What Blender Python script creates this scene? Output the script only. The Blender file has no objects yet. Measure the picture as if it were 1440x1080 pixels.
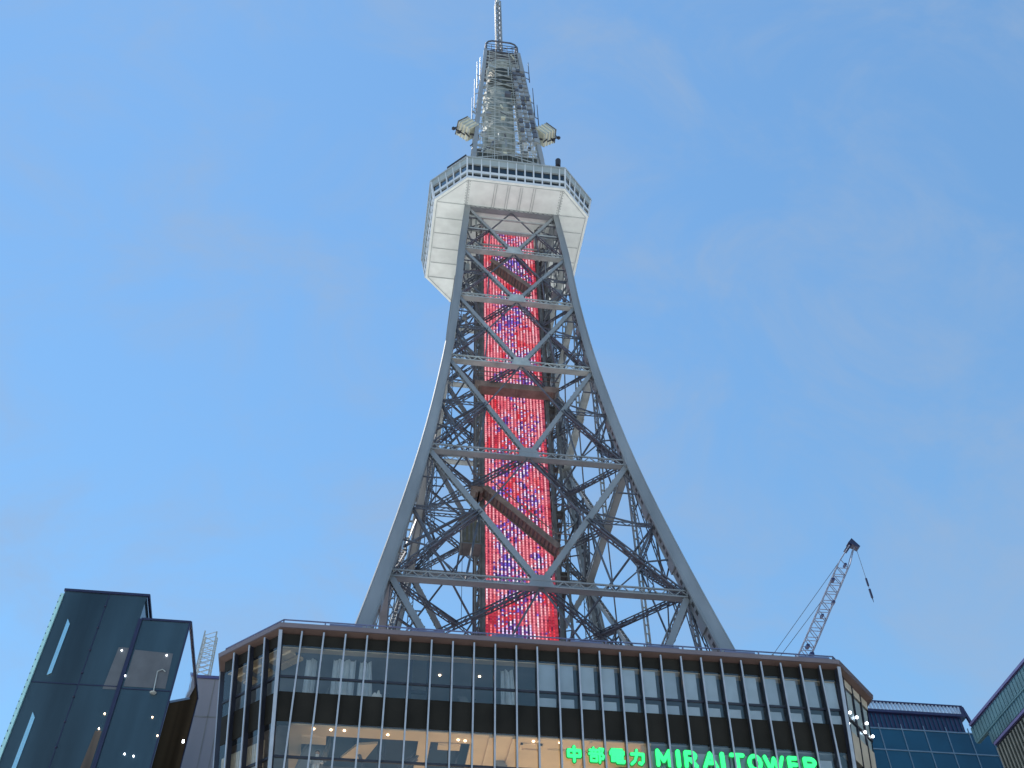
import bpy, bmesh, math, random
from mathutils import Vector, Matrix
random.seed(7)
S = bpy.context.scene
col = S.collection
V = Vector

# ------------------------------------------------------------------ camera
yaw, pitch, roll = -0.173, 0.826, -0.033
cam = bpy.data.objects.new('camera', bpy.data.cameras.new('camera'))
col.objects.link(cam)
F = V((-math.sin(yaw)*math.cos(pitch), math.cos(yaw)*math.cos(pitch), math.sin(pitch)))
R0 = V((math.cos(yaw), math.sin(yaw), 0)); U0 = R0.cross(F)
R1 = R0*math.cos(roll)+U0*math.sin(roll); U1 = U0*math.cos(roll)-R0*math.sin(roll)
cam.matrix_world = Matrix(((R1.x, U1.x, -F.x, -9.781), (R1.y, U1.y, -F.y, -57.288), (R1.z, U1.z, -F.z, -0.91), (0, 0, 0, 1)))
cam.data.sensor_width = 36; cam.data.lens = 36*1510.1/1440
cam.data.clip_end = 6000; cam.data.clip_start = 0.1
S.camera = cam

# ------------------------------------------------------------------ sky, sun, exposure
SUN_EL, SUN_AZ = math.radians(69), math.radians(-38)     # azimuth clockwise from +y
w = bpy.data.worlds.new("World"); S.world = w; w.use_nodes = True
nt = w.node_tree; N = nt.nodes; L = nt.links
bg = N['Background']; bg.inputs['Strength'].default_value = 0.097
sky = N.new('ShaderNodeTexSky'); sky.sky_type = 'NISHITA'; sky.sun_disc = False
sky.sun_elevation = SUN_EL; sky.sun_rotation = SUN_AZ
sky.air_density = 1.5; sky.dust_density = 0.02; sky.ozone_density = 8.0
tc = N.new('ShaderNodeTexCoord')
mp = N.new('ShaderNodeMapping'); mp.inputs['Rotation'].default_value = (0.2, 0.5, 0.3); mp.inputs['Scale'].default_value = (2.2, 3.4, 2.6)
L.new(tc.outputs['Generated'], mp.inputs['Vector'])
n1 = N.new('ShaderNodeTexNoise'); n1.inputs['Scale'].default_value = 2.6; n1.inputs['Detail'].default_value = 9; n1.inputs['Roughness'].default_value = .62; n1.inputs['Distortion'].default_value = .5
L.new(mp.outputs[0], n1.inputs['Vector'])
cr = N.new('ShaderNodeMapRange'); cr.interpolation_type = 'SMOOTHSTEP'
cr.inputs['From Min'].default_value = .38; cr.inputs['From Max'].default_value = .80; cr.inputs['To Max'].default_value = .62
L.new(n1.outputs['Fac'], cr.inputs['Value'])
mixc = N.new('ShaderNodeMix'); mixc.data_type = 'RGBA'
L.new(cr.outputs[0], mixc.inputs['Factor'])
tint = N.new('ShaderNodeMix'); tint.data_type = 'RGBA'; tint.blend_type = 'MULTIPLY'; tint.inputs['Factor'].default_value = 1
L.new(sky.outputs[0], tint.inputs['A']); tint.inputs['B'].default_value = (.96, 1.08, 1.0, 1)
L.new(tint.outputs['Result'], mixc.inputs['A']); mixc.inputs['B'].default_value = (2.1, 2.85, 4.0, 1)
L.new(mixc.outputs['Result'], bg.inputs['Color'])

sun = bpy.data.objects.new('sun', bpy.data.lights.new('sun', 'SUN')); col.objects.link(sun)
sun.data.energy = 4.5; sun.data.angle = math.radians(.6); sun.data.color = (1, .93, .82)
sd = V((math.sin(SUN_AZ)*math.cos(SUN_EL), math.cos(SUN_AZ)*math.cos(SUN_EL), math.sin(SUN_EL)))
sun.rotation_euler = sd.to_track_quat('Z', 'Y').to_euler()
S.view_settings.view_transform = 'Standard'; S.view_settings.look = 'None'
S.view_settings.exposure = 0.75; S.view_settings.gamma = 1.0
S.cycles.use_denoising = True; S.cycles.max_bounces = 8; S.cycles.transparent_max_bounces = 16

# ------------------------------------------------------------------ materials
def mat(name, color, rough=.5, metal=0., var=.12, scale=1.5, spec=.5, bump=0., streak=False, emit=None, estr=0):
    m = bpy.data.materials.new(name); m.use_nodes = True
    t = m.node_tree; b = t.nodes['Principled BSDF']
    b.inputs['Roughness'].default_value = rough; b.inputs['Metallic'].default_value = metal
    b.inputs['Specular IOR Level'].default_value = spec
    c = t.nodes.new('ShaderNodeTexCoord'); mpp = t.nodes.new('ShaderNodeMapping')
    if streak: mpp.inputs['Scale'].default_value = (1, 1, .12)
    t.links.new(c.outputs['Object'], mpp.inputs['Vector'])
    n = t.nodes.new('ShaderNodeTexNoise'); n.inputs['Scale'].default_value = scale; n.inputs['Detail'].default_value = 6
    t.links.new(mpp.outputs[0], n.inputs['Vector'])
    r = t.nodes.new('ShaderNodeValToRGB')
    r.color_ramp.elements[0].position = .3; r.color_ramp.elements[1].position = .7
    r.color_ramp.elements[0].color = tuple(max(0, x*(1-var)) for x in color)+(1,)
    r.color_ramp.elements[1].color = tuple(min(1, x*(1+var)) for x in color)+(1,)
    t.links.new(n.outputs['Fac'], r.inputs['Fac']); t.links.new(r.outputs['Color'], b.inputs['Base Color'])
    if bump:
        bp = t.nodes.new('ShaderNodeBump'); bp.inputs['Strength'].default_value = bump
        t.links.new(n.outputs['Fac'], bp.inputs['Height']); t.links.new(bp.outputs[0], b.inputs['Normal'])
    if emit:
        b.inputs['Emission Color'].default_value = emit+(1,); b.inputs['Emission Strength'].default_value = estr
    return m
def glass(name, tint, refl, rcol=(1, 1, 1), rough=.03, wob=.012, wscale=.5):
    m = bpy.data.materials.new(name); m.use_nodes = True
    t = m.node_tree; t.nodes.remove(t.nodes['Principled BSDF']); out = t.nodes['Material Output']
    tr = t.nodes.new('ShaderNodeBsdfTransparent'); tr.inputs['Color'].default_value = tint+(1,)
    gl = t.nodes.new('ShaderNodeBsdfGlossy'); gl.inputs['Color'].default_value = rcol+(1,); gl.inputs['Roughness'].default_value = rough
    c = t.nodes.new('ShaderNodeTexCoord'); n = t.nodes.new('ShaderNodeTexNoise'); n.inputs['Scale'].default_value = wscale
    t.links.new(c.outputs['Object'], n.inputs['Vector'])
    bp = t.nodes.new('ShaderNodeBump'); bp.inputs['Strength'].default_value = 1; bp.inputs['Distance'].default_value = wob
    t.links.new(n.outputs['Fac'], bp.inputs['Height']); t.links.new(bp.outputs[0], gl.inputs['Normal'])
    lw = t.nodes.new('ShaderNodeFresnel'); lw.inputs['IOR'].default_value = 1.5
    mr = t.nodes.new('ShaderNodeMapRange'); mr.inputs['From Min'].default_value = .04; mr.inputs['To Min'].default_value = refl; mr.inputs['To Max'].default_value = 1
    t.links.new(lw.outputs[0], mr.inputs['Value'])
    mx = t.nodes.new('ShaderNodeMixShader'); t.links.new(mr.outputs[0], mx.inputs[0])
    t.links.new(tr.outputs[0], mx.inputs[1]); t.links.new(gl.outputs[0], mx.inputs[2]); t.links.new(mx.outputs[0], out.inputs['Surface'])
    return m
def lamp_mat(name, c, s):
    return mat(name, (.8, .8, .8), emit=c, estr=s)

M = {
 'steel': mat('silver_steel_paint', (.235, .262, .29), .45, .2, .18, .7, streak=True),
 'steel_dk': mat('backlit_lattice_steel', (.080, .092, .122), .55, .1, .3, 1.3),  # silver steel darkened in its colour to look backlit
 'steel_in': mat('shaded_inner_steel', (.105, .107, .112), .6, .1, .35, 1.5),  # inner steel with backlight shade put into the colour
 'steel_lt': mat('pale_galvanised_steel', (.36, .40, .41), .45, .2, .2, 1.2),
 'hole': mat('lacing_hole_shadow_gap', (.05, .05, .055), .7),
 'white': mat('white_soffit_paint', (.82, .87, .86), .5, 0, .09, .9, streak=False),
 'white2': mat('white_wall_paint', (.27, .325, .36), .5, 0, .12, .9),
 'white3': mat('white_window_frame_paint', (.50, .56, .64), .5, 0, .06, 1),
 'seam': mat('soffit_seam', (.42, .46, .47), .6),
 'deckglass': glass('deck_dark_glass', (.10, .13, .17), .10),
 'deckglass2': glass('deck_side_glass', (.10, .14, .18), .28),
 'radome': mat('white_radome_fibreglass', (.25, .285, .285), .85, 0, .4, 2.2, streak=True, bump=.15, spec=.1),
 'radome2': mat('grey_radome_mesh', (.05, .06, .06), .85, 0, .4, 2.2, streak=True),
 'cream': mat('cream_antenna_shell', (.52, .52, .42), .5, 0, .15, 2),
 'dark': mat('near_black_metal', (.018, .02, .03), .7),
 'brown': mat('brown_landing_plate', (.16, .12, .11), .65, 0, .3, 1.6),  # dark brown carries the shade of the landing undersides
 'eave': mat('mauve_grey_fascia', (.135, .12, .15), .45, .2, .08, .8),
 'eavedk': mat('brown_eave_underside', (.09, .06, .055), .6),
 'fin': mat('navy_fin_side', (.028, .032, .05), .35, .3),
 'cap': mat('aluminium_fin_cap', (.36, .395, .465), .35, .4, .1, 2),
 'spandrel': mat('dark_bronze_spandrel', (.016, .015, .013), .55, 0, .3, .6, spec=.15),
 'tan': mat('warm_plaster_ceiling', (.72, .55, .36), .7, 0, .06, 1.0),
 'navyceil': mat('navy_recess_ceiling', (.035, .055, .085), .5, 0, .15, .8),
 'greyceil': mat('grey_ceiling', (.26, .29, .33), .7, 0, .15, .5),
 'curtain': mat('white_curtain', (.62, .68, .74), .8, 0, .08, 3),
 'blind': mat('frosted_blind', (.52, .60, .70), .55, 0, .08, 1.2),
 'blind2': mat('frosted_blind_aged', (.45, .53, .63), .55, 0, .1, 1.2),
 'slat': mat('pale_slat_curtain', (.62, .54, .44), .7, 0, .12, 4),
 'core': mat('grey_core_wall', (.2, .2, .21), .8),
 'rail': mat('blue_grey_rail', (.14, .16, .27), .4, .3),
 'beige': mat('sunlit_corner_beige', (.55, .50, .42), .45, .2, .1, 1.5),  # pale beige with the corner's sunlight put into the colour
 'bronze': mat('bronze_panel', (.24, .19, .15), .35, .1, .25, 1.2),
 'glass': glass('curtain_wall_glass', (.86, .90, .92), .10),
 'glass_corner': glass('pale_corner_glass', (.9, .93, .95), .03, (.35, .42, .5)),
 'cornerblind': mat('pale_blue_corner_blind', (.74, .84, .88), .6, 0, .06, 1),
 'navyglass': mat('dark_blue_glass', (.03, .062, .09), .08, 0, .75, .22, spec=.6, streak=True),  # broad streaks in the colour stand for reflections
 'navyframe': mat('navy_edge_frame', (.015, .018, .06), .4),
 'cyanpaint': mat('pale_cyan_edge_glass', (.38, .66, .70), .3, 0, .1, 1),
 'cyan': mat('pale_cyan_mirror_glass', (.62, .88, .90), .12, .95, .05, .8),
 'clear': glass('clear_parapet_glass', (.93, .97, .99), .06),
 'bronzeglass': mat('brown_tinted_glass', (.05, .037, .024), .8, 0, .5, .25, streak=True, spec=0),
 'room': mat('grey_room_ceiling', (.10, .11, .13), .6),
 'mauve': mat('mauve_grey_cladding', (.24, .23, .27), .5, 0, .08, .6, streak=True),
 'crane': mat('blue_white_crane_paint', (.17, .19, .27), .5, 0, .3, 1.5),
 'blueglass': mat('teal_blue_glass', (.008, .06, .12), .12, 0, .6, .12, spec=.4),
 'bluebar': mat('pale_blue_glazing_bar', (.16, .24, .33), .4, .3),
 'louvre': mat('pale_blue_louvre', (.40, .50, .64), .4, .2),
 'navy': mat('navy_cladding', (.02, .025, .09), .4),
 'teal': mat('pale_teal_louvre', (.065, .145, .18), .4, .2, .25, .6),
 'violet': mat('violet_grey_edge', (.10, .10, .24), .4, .2),
 'ribdark': mat('dark_ribbed_cladding', (.05, .06, .055), .5, 0, .25, .8),
 'paving': mat('pale_plaza_paving', (.45, .445, .425), .8, 0, .12, .15, bump=.1),
 'skin': mat('skin', (.5, .34, .26), .6), 'shirt': mat('white_shirt', (.7, .71, .72), .8), 'hair': mat('black_hair', (.03, .025, .02), .6),
 'cloth': mat('white_cloth', (.75, .76, .77), .8), 'grass': mat('x', (.1, .1, .1)),
 'warm': lamp_mat('warm_downlight', (1, .70, .45), 5), 'cool': lamp_mat('white_lamp', (.9, .95, 1), 5),
 'green': mat('green_letter_light', (.02, .25, .08), .6, emit=(.03, 1.0, .21), estr=.95),
 'greenhalo': mat('dark_green_letter_halo', (.01, .10, .03), .5, emit=(.004, .16, .035), estr=.5),  # halo round the letters, put in as a faintly glowing backing
}
bpy.data.materials.remove(M.pop('grass'))


def led_material(core):
    m = bpy.data.materials.new('red_led_strips' if core else 'red_led_glow_mesh'); m.use_nodes = True; t = m.node_tree
    b = t.nodes['Principled BSDF']; b.inputs['Base Color'].default_value = (.03, .01, .015, 1)
    def nd(k): return t.nodes.new(k)
    c = nd('ShaderNodeTexCoord'); sp = nd('ShaderNodeSeparateXYZ'); t.links.new(c.outputs['Object'], sp.inputs[0])
    def math_(op, a, b_=None, c_=None):
        n = nd('ShaderNodeMath'); n.operation = op
        for i, x in enumerate((a, b_, c_)):
            if x is None: continue
            if isinstance(x, (int, float)): n.inputs[i].default_value = x
            else: t.links.new(x, n.inputs[i])
        return n.outputs[0]
    def ramp(src, stops, const=True):
        r = nd('ShaderNodeValToRGB'); r.color_ramp.interpolation = 'CONSTANT' if const else 'LINEAR'
        e = r.color_ramp.elements; e[0].position, e[0].color = stops[0][0], stops[0][1]+(1,); e[1].position, e[1].color = stops[1][0], stops[1][1]+(1,)
        for p_, c_ in stops[2:]: q = e.new(p_); q.color = c_+(1,)
        t.links.new(src, r.inputs['Fac']); return r.outputs['Color']
    def mix(f, a, b_):
        mx = nd('ShaderNodeMix'); mx.data_type = 'RGBA'; t.links.new(f, mx.inputs['Factor']); t.links.new(a, mx.inputs['A']); t.links.new(b_, mx.inputs['B']); return mx.outputs['Result']
    def noise(scale, detail=3):
        mp_ = nd('ShaderNodeMapping'); mp_.inputs['Scale'].default_value = scale; t.links.new(c.outputs['Object'], mp_.inputs['Vector'])
        no = nd('ShaderNodeTexNoise'); no.inputs['Scale'].default_value = 1.0; no.inputs['Detail'].default_value = detail; no.inputs['Roughness'].default_value = .6
        t.links.new(mp_.outputs[0], no.inputs['Vector']); return no.outputs['Fac']
    x, z = sp.outputs['X'], sp.outputs['Z']
    strip = math_('FLOOR', math_('DIVIDE', math_('ADD', x, 10.0), .245))
    def cell(freq):
        cv = nd('ShaderNodeCombineXYZ'); t.links.new(strip, cv.inputs[0]); t.links.new(math_('FLOOR', math_('MULTIPLY', z, freq)), cv.inputs[1])
        wn = nd('ShaderNodeTexWhiteNoise'); wn.noise_dimensions = '2D'; t.links.new(cv.outputs[0], wn.inputs['Vector']); return wn.outputs['Value']
    big, fine = cell(1.1), cell(6.0)
    mid = math_('POWER', math_('ABSOLUTE', math_('DIVIDE', math_('ADD', x, -.02), 1.95)), 4.0)
    patch = math_('GREATER_THAN', math_('SUBTRACT', math_('ADD', noise((.62, 1, .40)), math_('MULTIPLY', math_('SUBTRACT', fine, .5), .22)), math_('MULTIPLY', mid, .22)), .472)
    pinkish = math_('GREATER_THAN', noise((.5, 1, .25), 2), .485)
    if core:
        red = mix(pinkish, ramp(big, [(0, (.80, .03, .05)), (.35, (.95, .17, .18)), (.7, (1, .34, .38)), (.9, (.45, .015, .04))]), ramp(big, [(0, (1, .30, .36)), (.4, (1, .45, .50)), (.75, (.9, .15, .2)), (.93, (1, .7, .8))]))
        blu = ramp(math_('FRACT', math_('ADD', math_('MULTIPLY', big, .75), math_('MULTIPLY', fine, .35))), [(0, (.20, .14, .75)), (.3, (.95, .85, 1)), (.5, (.14, .07, .40)), (.66, (.85, .65, 1)), (.84, (.8, .1, .22))])
        dots = math_('ADD', .8, math_('MULTIPLY', math_('SINE', math_('MULTIPLY', z, 30.0)), .3))
        st = math_('MULTIPLY', dots, .70)
    else:
        red = mix(pinkish, ramp(fine, [(0, (.46, .025, .045)), (.45, (.62, .05, .075)), (.8, (.22, .01, .04))]), ramp(fine, [(0, (.62, .10, .15)), (.5, (.45, .04, .08)), (.8, (.25, .025, .07))]))
        blu = ramp(fine, [(0, (.05, .02, .22)), (.35, (.16, .03, .22)), (.6, (.02, .008, .06)), (.8, (.30, .03, .10))])
        st = .42
    t.links.new(mix(patch, red, blu), b.inputs['Emission Color'])
    if isinstance(st, float): b.inputs['Emission Strength'].default_value = st
    else: t.links.new(st, b.inputs['Emission Strength'])
    return m
M['led'] = led_material(True); M['ledmesh'] = led_material(False)

# ------------------------------------------------------------------ mesh helpers
class MB:
    def __init__(s): s.v = []; s.f = []; s.m = []
    def add(s, vs, fs, mi=0):
        o = len(s.v); s.v += [V(p) for p in vs]; s.f += [tuple(i+o for i in f) for f in fs]; s.m += [mi]*len(fs); return s
    def box(s, x0, x1, y0, y1, z0, z1, mi=0):
        return s.hexa([(x0, y0, z0), (x1, y0, z0), (x1, y1, z0), (x0, y1, z0)], [(x0, y0, z1), (x1, y0, z1), (x1, y1, z1), (x0, y1, z1)], mi)
    def hexa(s, a, b, mi=0):
        n = len(a)
        return s.add(list(a)+list(b), [tuple(range(n-1, -1, -1)), tuple(range(n, 2*n))]+[(i, (i+1) % n, n+(i+1) % n, n+i) for i in range(n)], mi)
    def bar(s, a, b, w, h=None, up=(0, 0, 1), mi=0, n=4, w2=None):
        a, b = V(a), V(b); d = (b-a)
        if d.length < 1e-6: return s
        d.normalize(); up = V(up)
        if abs(d.dot(up)) > .99: up = V((0, 1, 0)) if abs(d.y) < .9 else V((1, 0, 0))
        sx = d.cross(up).normalized(); sy = sx.cross(d); h = h or w
        k = 1 if w2 is None else w2/w
        if n == 4: ring = [(-.5, -.5), (.5, -.5), (.5, .5), (-.5, .5)]
        else: ring = [(.5*math.cos(2*math.pi*i/n), .5*math.sin(2*math.pi*i/n)) for i in range(n)]
        A = [a+sx*p*w+sy*q*h for p, q in ring]; B = [b+sx*p*w*k+sy*q*h*k for p, q in ring]
        return s.hexa(A[::-1], B[::-1], mi) if n == 4 else s.hexa(A, B, mi)
    def quad(s, p, t=None, mi=0):
        return s.add(p, [tuple(range(len(p)))], mi)
    def slab(s, pts, nrm, th, mi=0):
        nrm = V(nrm).normalized(); return s.hexa([V(p) for p in pts], [V(p)+nrm*th for p in pts], mi)
    def lathe(s, c, prof, n=24, mi=0):
        c = V(c); o = len(s.v)
        for r, z in prof:
            for i in range(n): s.v.append(c+V((r*math.cos(2*math.pi*i/n), r*math.sin(2*math.pi*i/n), z)))
        k = len(prof)
        for j in range(k-1):
            for i in range(n):
                s.f.append((o+j*n+i, o+j*n+(i+1) % n, o+(j+1)*n+(i+1) % n, o+(j+1)*n+i)); s.m.append(mi)
        s.f.append(tuple(o+i for i in range(n-1, -1, -1))); s.m.append(mi)
        s.f.append(tuple(o+(k-1)*n+i for i in range(n))); s.m.append(mi)
        return s
    def lattice(s, a, b, w=.5, d=.35, up=(0, 0, 1), c=.075, l=.05, step=None, four=True, mi=0):
        """laced beam: chords joined by zigzag lacing; w along 'up', d across."""
        a, b = V(a), V(b); D = b-a; Ln = D.length; D.normalize(); up = V(up)
        if abs(D.dot(up)) > .98: up = V((0, 1, 0))
        sx = D.cross(up).normalized(); sy = sx.cross(D)
        offs = [sx*(d/2)*q+sy*(w/2)*p for q in ((-1, 1) if four else (0,)) for p in (-1, 1)]
        for o in offs: s.bar(a+o, b+o, c, c, up, mi)
        n = max(2, int(Ln/(step or w*1.1))); 
        for q in ((-1, 1) if four else (0,)):
            for i in range(n):
                p0 = a+D*(Ln*i/n)+sx*(d/2)*q; p1 = a+D*(Ln*(i+1)/n)+sx*(d/2)*q
                k = 1 if i % 2 == 0 else -1
                s.bar(p0-sy*(w/2)*k, p1+sy*(w/2)*k, l, l, sx, mi)
        if four:
            for p in (-1,):
                for i in range(n):
                    p0 = a+D*(Ln*(i+.5)/n)+sy*(w/2)*p
                    s.bar(p0-sx*d/2, p0+sx*d/2, l, l, up, mi)
        return s
    def build(s, name, mats, parent=None, smooth=False):
        if not isinstance(mats, (list, tuple)): mats = [mats]
        off = origin(parent)
        me = bpy.data.meshes.new(name); me.from_pydata([tuple(p-off) for p in s.v], [], s.f)
        for m in mats: me.materials.append(m)
        for i, p in enumerate(me.polygons): p.material_index = s.m[i]; p.use_smooth = smooth
        me.update()
        o = bpy.data.objects.new(name, me); col.objects.link(o)
        if parent: o.parent = parent
        return o
def origin(o):
    p = V((0, 0, 0))
    while o: p += o.location; o = o.parent
    return p
def thing(name, label, cat, loc, group=None):
    o = bpy.data.objects.new(name, None); col.objects.link(o); o.location = loc; o.empty_display_size = .5
    tag(o, label, cat, group); return o
def tag(o, label, cat, group=None):
    o['label'] = label; o['category'] = cat
    if group: o['group'] = group
    return o
G = -2.5                                    # ground level
def lerp(a, b, t): return a+(b-a)*t

# ------------------------------------------------------------------ ground
gm = MB(); gm.quad([(-3000, -3000, G), (3000, -3000, G), (3000, 3000, G), (-3000, 3000, G)])
g = gm.build('ground', M['paving']); g['kind'] = 'structure'

# ------------------------------------------------------------------ the steel tower
tower = thing('broadcast_tower', 'tall silver steel lattice tower with red lit shaft and white octagonal deck', 'tower', (0, 0, G))
LV = [('T', 80.72, 3.93), ('E', 73.74, 4.395), ('D', 66.8, 4.72), ('C', 58.4, 5.38), ('B', 47.89, 6.66), ('A', 36.03, 8.59), ('F', 17.5, 12.6), ('G', G, 18.2)]
UP = [(117.0, 1.92), (110, 2.30), (100, 2.85), (91, 3.35), (85, 3.68)]
prof = UP+[(z, w_) for _, z, w_ in LV]
def wz(z):
    for (z1, w1), (z0, w0) in zip(prof, prof[1:]):
        if z0 <= z <= z1: return lerp(w0, w1, (z-z0)/(z1-z0))
    return prof[0][1] if z > prof[0][0] else prof[-1][1]
def rot(p, k):
    x, y, z = p
    for _ in range(k): x, y = -y, x
    return V((x, y, z))
def fp(k, u, z, off=0.0): return rot((u, -wz(z)-off, z), k)
def fn(k): return rot((0, -1, 0), k)
legprof = [(80.7, 4.0, .50), (73.74, 4.47, .55), (66.8, 4.82, .58), (58.4, 5.5, .64), (47.89, 6.8, .74), (42, 7.75, .80), (36.03, 8.85, .86), (31, 9.75, .92), (24, 11.3, 1.0), (10, 14.6, 1.1), (G, 18.2, 1.2)]
def smooth_prof(P, n=5):
    out = []
    for i in range(len(P)-1):
        p0, p1, p2, p3 = P[max(i-1, 0)], P[i], P[i+1], P[min(i+2, len(P)-1)]
        for j in range(n):
            t = j/n; z = lerp(p1[0], p2[0], t)
            def sl(a, b): return (b[1]-a[1])/(b[0]-a[0])
            h = p2[0]-p1[0]; m1 = sl(p0, p2) if i else sl(p1, p2); m2 = sl(p1, p3) if i < len(P)-2 else sl(p1, p2)
            w_ = (2*t**3-3*t*t+1)*p1[1]+(t**3-2*t*t+t)*h*m1+(-2*t**3+3*t*t)*p2[1]+(t**3-t*t)*h*m2
            out.append((z, w_, lerp(p1[2], p2[2], t)))
    return out+[P[-1]]
legprof = smooth_prof([(p[0], p[1], p[2]*.88) for p in legprof if p[0] not in (42, 31)])
legs = []
for sx, sy in ((-1, -1), (1, -1), (1, 1), (-1, 1)):
    m = MB()
    rings = [[V((sx*w_+p*t/2, sy*w_+q*t/2, z)) for p, q in ((-1, -1), (1, -1), (1, 1), (-1, 1))] for z, w_, t in legprof]
    o = len(m.v); m.v += [p for r in rings for p in r]; n = len(rings)
    for j in range(n-1):
        for i in range(4):
            m.f.append((o+j*4+i, o+(j+1)*4+i, o+(j+1)*4+(i+1) % 4, o+j*4+(i+1) % 4)); m.m.append(0)
    m.f.append((o, o+1, o+2, o+3)); m.m.append(0); m.f.append(tuple(o+(n-1)*4+i for i in (3, 2, 1, 0))); m.m.append(0)
    # edge flange lips and splice plates, dark lacing holes on the inward faces
    for (z1, w1, t1), (z0, w0, t0) in zip(legprof, legprof[1:]):
        for p, q in ((-1, -1), (1, -1), (1, 1), (-1, 1)):
            m.bar((sx*w1+p*t1*.5, sy*w1+q*t1*.5, z1), (sx*w0+p*t0*.5, sy*w0+q*t0*.5, z0), .09, .09)
        k = max(1, round((z1-z0)/.62))
        for i in range(k):
            t = (i+.5)/k; z = lerp(z1, z0, t); ww = lerp(w1, w0, t); tt = lerp(t1, t0, t); sl = (w0-w1)/(z1-z0)
            for ax in (0, 1):
                c = [sx*ww, sy*ww, z]; c[ax] -= (sx, sy)[ax]*(tt/2+.004)
                hh = .17; pts = []
                for p, q in ((-1, -1), (1, -1), (1, 1), (-1, 1)):
                    d = list(c); d[1-ax] += p*tt*.18 - q*hh*sl*(sx, sy)[1-ax]; d[ax] -= q*hh*sl*(sx, sy)[ax]; d[2] += q*hh; pts.append(d)
                m.quad(pts, mi=1)
        if legprof.index((z0, w0, t0)) % 2 == 0: m.hexa([(sx*w0+p*(t0*.5+.03), sy*w0+q*(t0*.5+.03), z0-.45) for p, q in ((-1, -1), (1, -1), (1, 1), (-1, 1))],
               [(sx*w0+p*(t0*.5+.03)-sx*.12, sy*w0+q*(t0*.5+.03)-sy*.12, z0+.45) for p, q in ((-1, -1), (1, -1), (1, 1), (-1, 1))])
    legs.append(m.build('leg', [M['steel'], M['hole']], tower))

for k in range(4):
    for i, (nm, z, w_) in enumerate(LV[:-2]):
        # horizontal laced beam with bottom plate
        m = MB(); a, b = fp(k, -w_, z), fp(k, w_, z)
        h = .34+.02*(w_-4) if nm in 'TED' else .42
        m.lattice(a, b, h, .42, c=.09, l=.055, step=.42)
        m.bar(a+V((0, 0, -h/2-.02))+fn(k)*.0, b+V((0, 0, -h/2-.02)), .46 if nm in 'AB' else .3, .05)
        # gusset plate at the middle
        if i > 0:
            m.slab([fp(k, -.75, z-.3, .26), fp(k, .75, z-.3, .26), fp(k, .5, z+.65, .26), fp(k, -.5, z+.65, .26)], -fn(k), .06)
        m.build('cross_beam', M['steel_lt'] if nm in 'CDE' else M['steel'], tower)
    for i in range(len(LV)-2):
        (n0, z0, w0), (n1, z1, w1) = LV[i], LV[i+1]
        zm = (z0+z1)/2
        for sg in (-1, 1):
            # main V diagonal (box section)
            m = MB(); a, b = fp(k, sg*w0*.985, z0-.25, .12), fp(k, sg*.12, z1+.2, .12)
            th = .26 if n0 in 'TE' else (.30 if n0 in 'DC' else .36)
            m.bar(a, b, th, .05, fn(k)); m.bar(a-fn(k)*.24, b-fn(k)*.24, th, .05, fn(k))
            Ln = (b-a).length; nn = int(Ln/.55); D = (b-a).normalized(); sd_ = D.cross(fn(k)).normalized()*th*.42
            for j in range(nn):
                q0 = a+(b-a)*((j+.5)/nn)
                for s2 in (-1, 1): m.bar(q0+sd_*s2, q0+sd_*s2-fn(k)*.24, .16, .05, D)
            m.build('diagonal_brace', M['steel'], tower)
            mid = (a+b)/2-fn(k)*.12
            c = fp(k, sg*w1*.97, z1+.15, 0)
            # sub-diagonal from mid of V to the lower corner
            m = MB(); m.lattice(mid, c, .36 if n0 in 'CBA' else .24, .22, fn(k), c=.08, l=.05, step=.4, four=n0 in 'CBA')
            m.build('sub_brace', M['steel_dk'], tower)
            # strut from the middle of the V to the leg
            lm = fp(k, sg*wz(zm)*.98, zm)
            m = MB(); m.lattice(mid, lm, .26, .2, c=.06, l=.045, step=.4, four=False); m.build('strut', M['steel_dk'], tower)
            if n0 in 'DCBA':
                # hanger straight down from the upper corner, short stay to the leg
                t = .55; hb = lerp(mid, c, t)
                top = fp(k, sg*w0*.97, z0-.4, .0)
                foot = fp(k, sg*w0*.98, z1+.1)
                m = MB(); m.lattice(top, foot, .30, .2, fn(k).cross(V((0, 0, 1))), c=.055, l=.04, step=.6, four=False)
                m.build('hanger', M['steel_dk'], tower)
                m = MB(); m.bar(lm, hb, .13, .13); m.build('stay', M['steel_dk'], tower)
for i, (nm, z, w_) in enumerate(LV[1:-1]):
    m = MB()
    for k in range(4):
        a, b = fp(k, 0, z), fp((k+1) % 4, 0, z)
        m.lattice(a, b, .3, .26, c=.07, l=.045, step=.45)
        q = (a+b)/2; cnr = fp(k, w_*.97, z)
        m.lattice(cnr, q, .26, .2, c=.06, l=.04, step=.45, four=nm in 'AB')
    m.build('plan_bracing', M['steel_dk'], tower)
    if nm in 'CBA':
        zm = (LV[i][1]+z)/2; m = MB()
        for k in range(4):
            ww = wz(zm); a, b = fp(k, -ww*.5, zm), fp(k, ww*.5, zm)
            e = fp((k+1) % 4, -ww*.5, zm); m = MB(); m.bar(b, e, .14, .14); m.build('plan_bracing', M['steel_dk'], tower)

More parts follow.
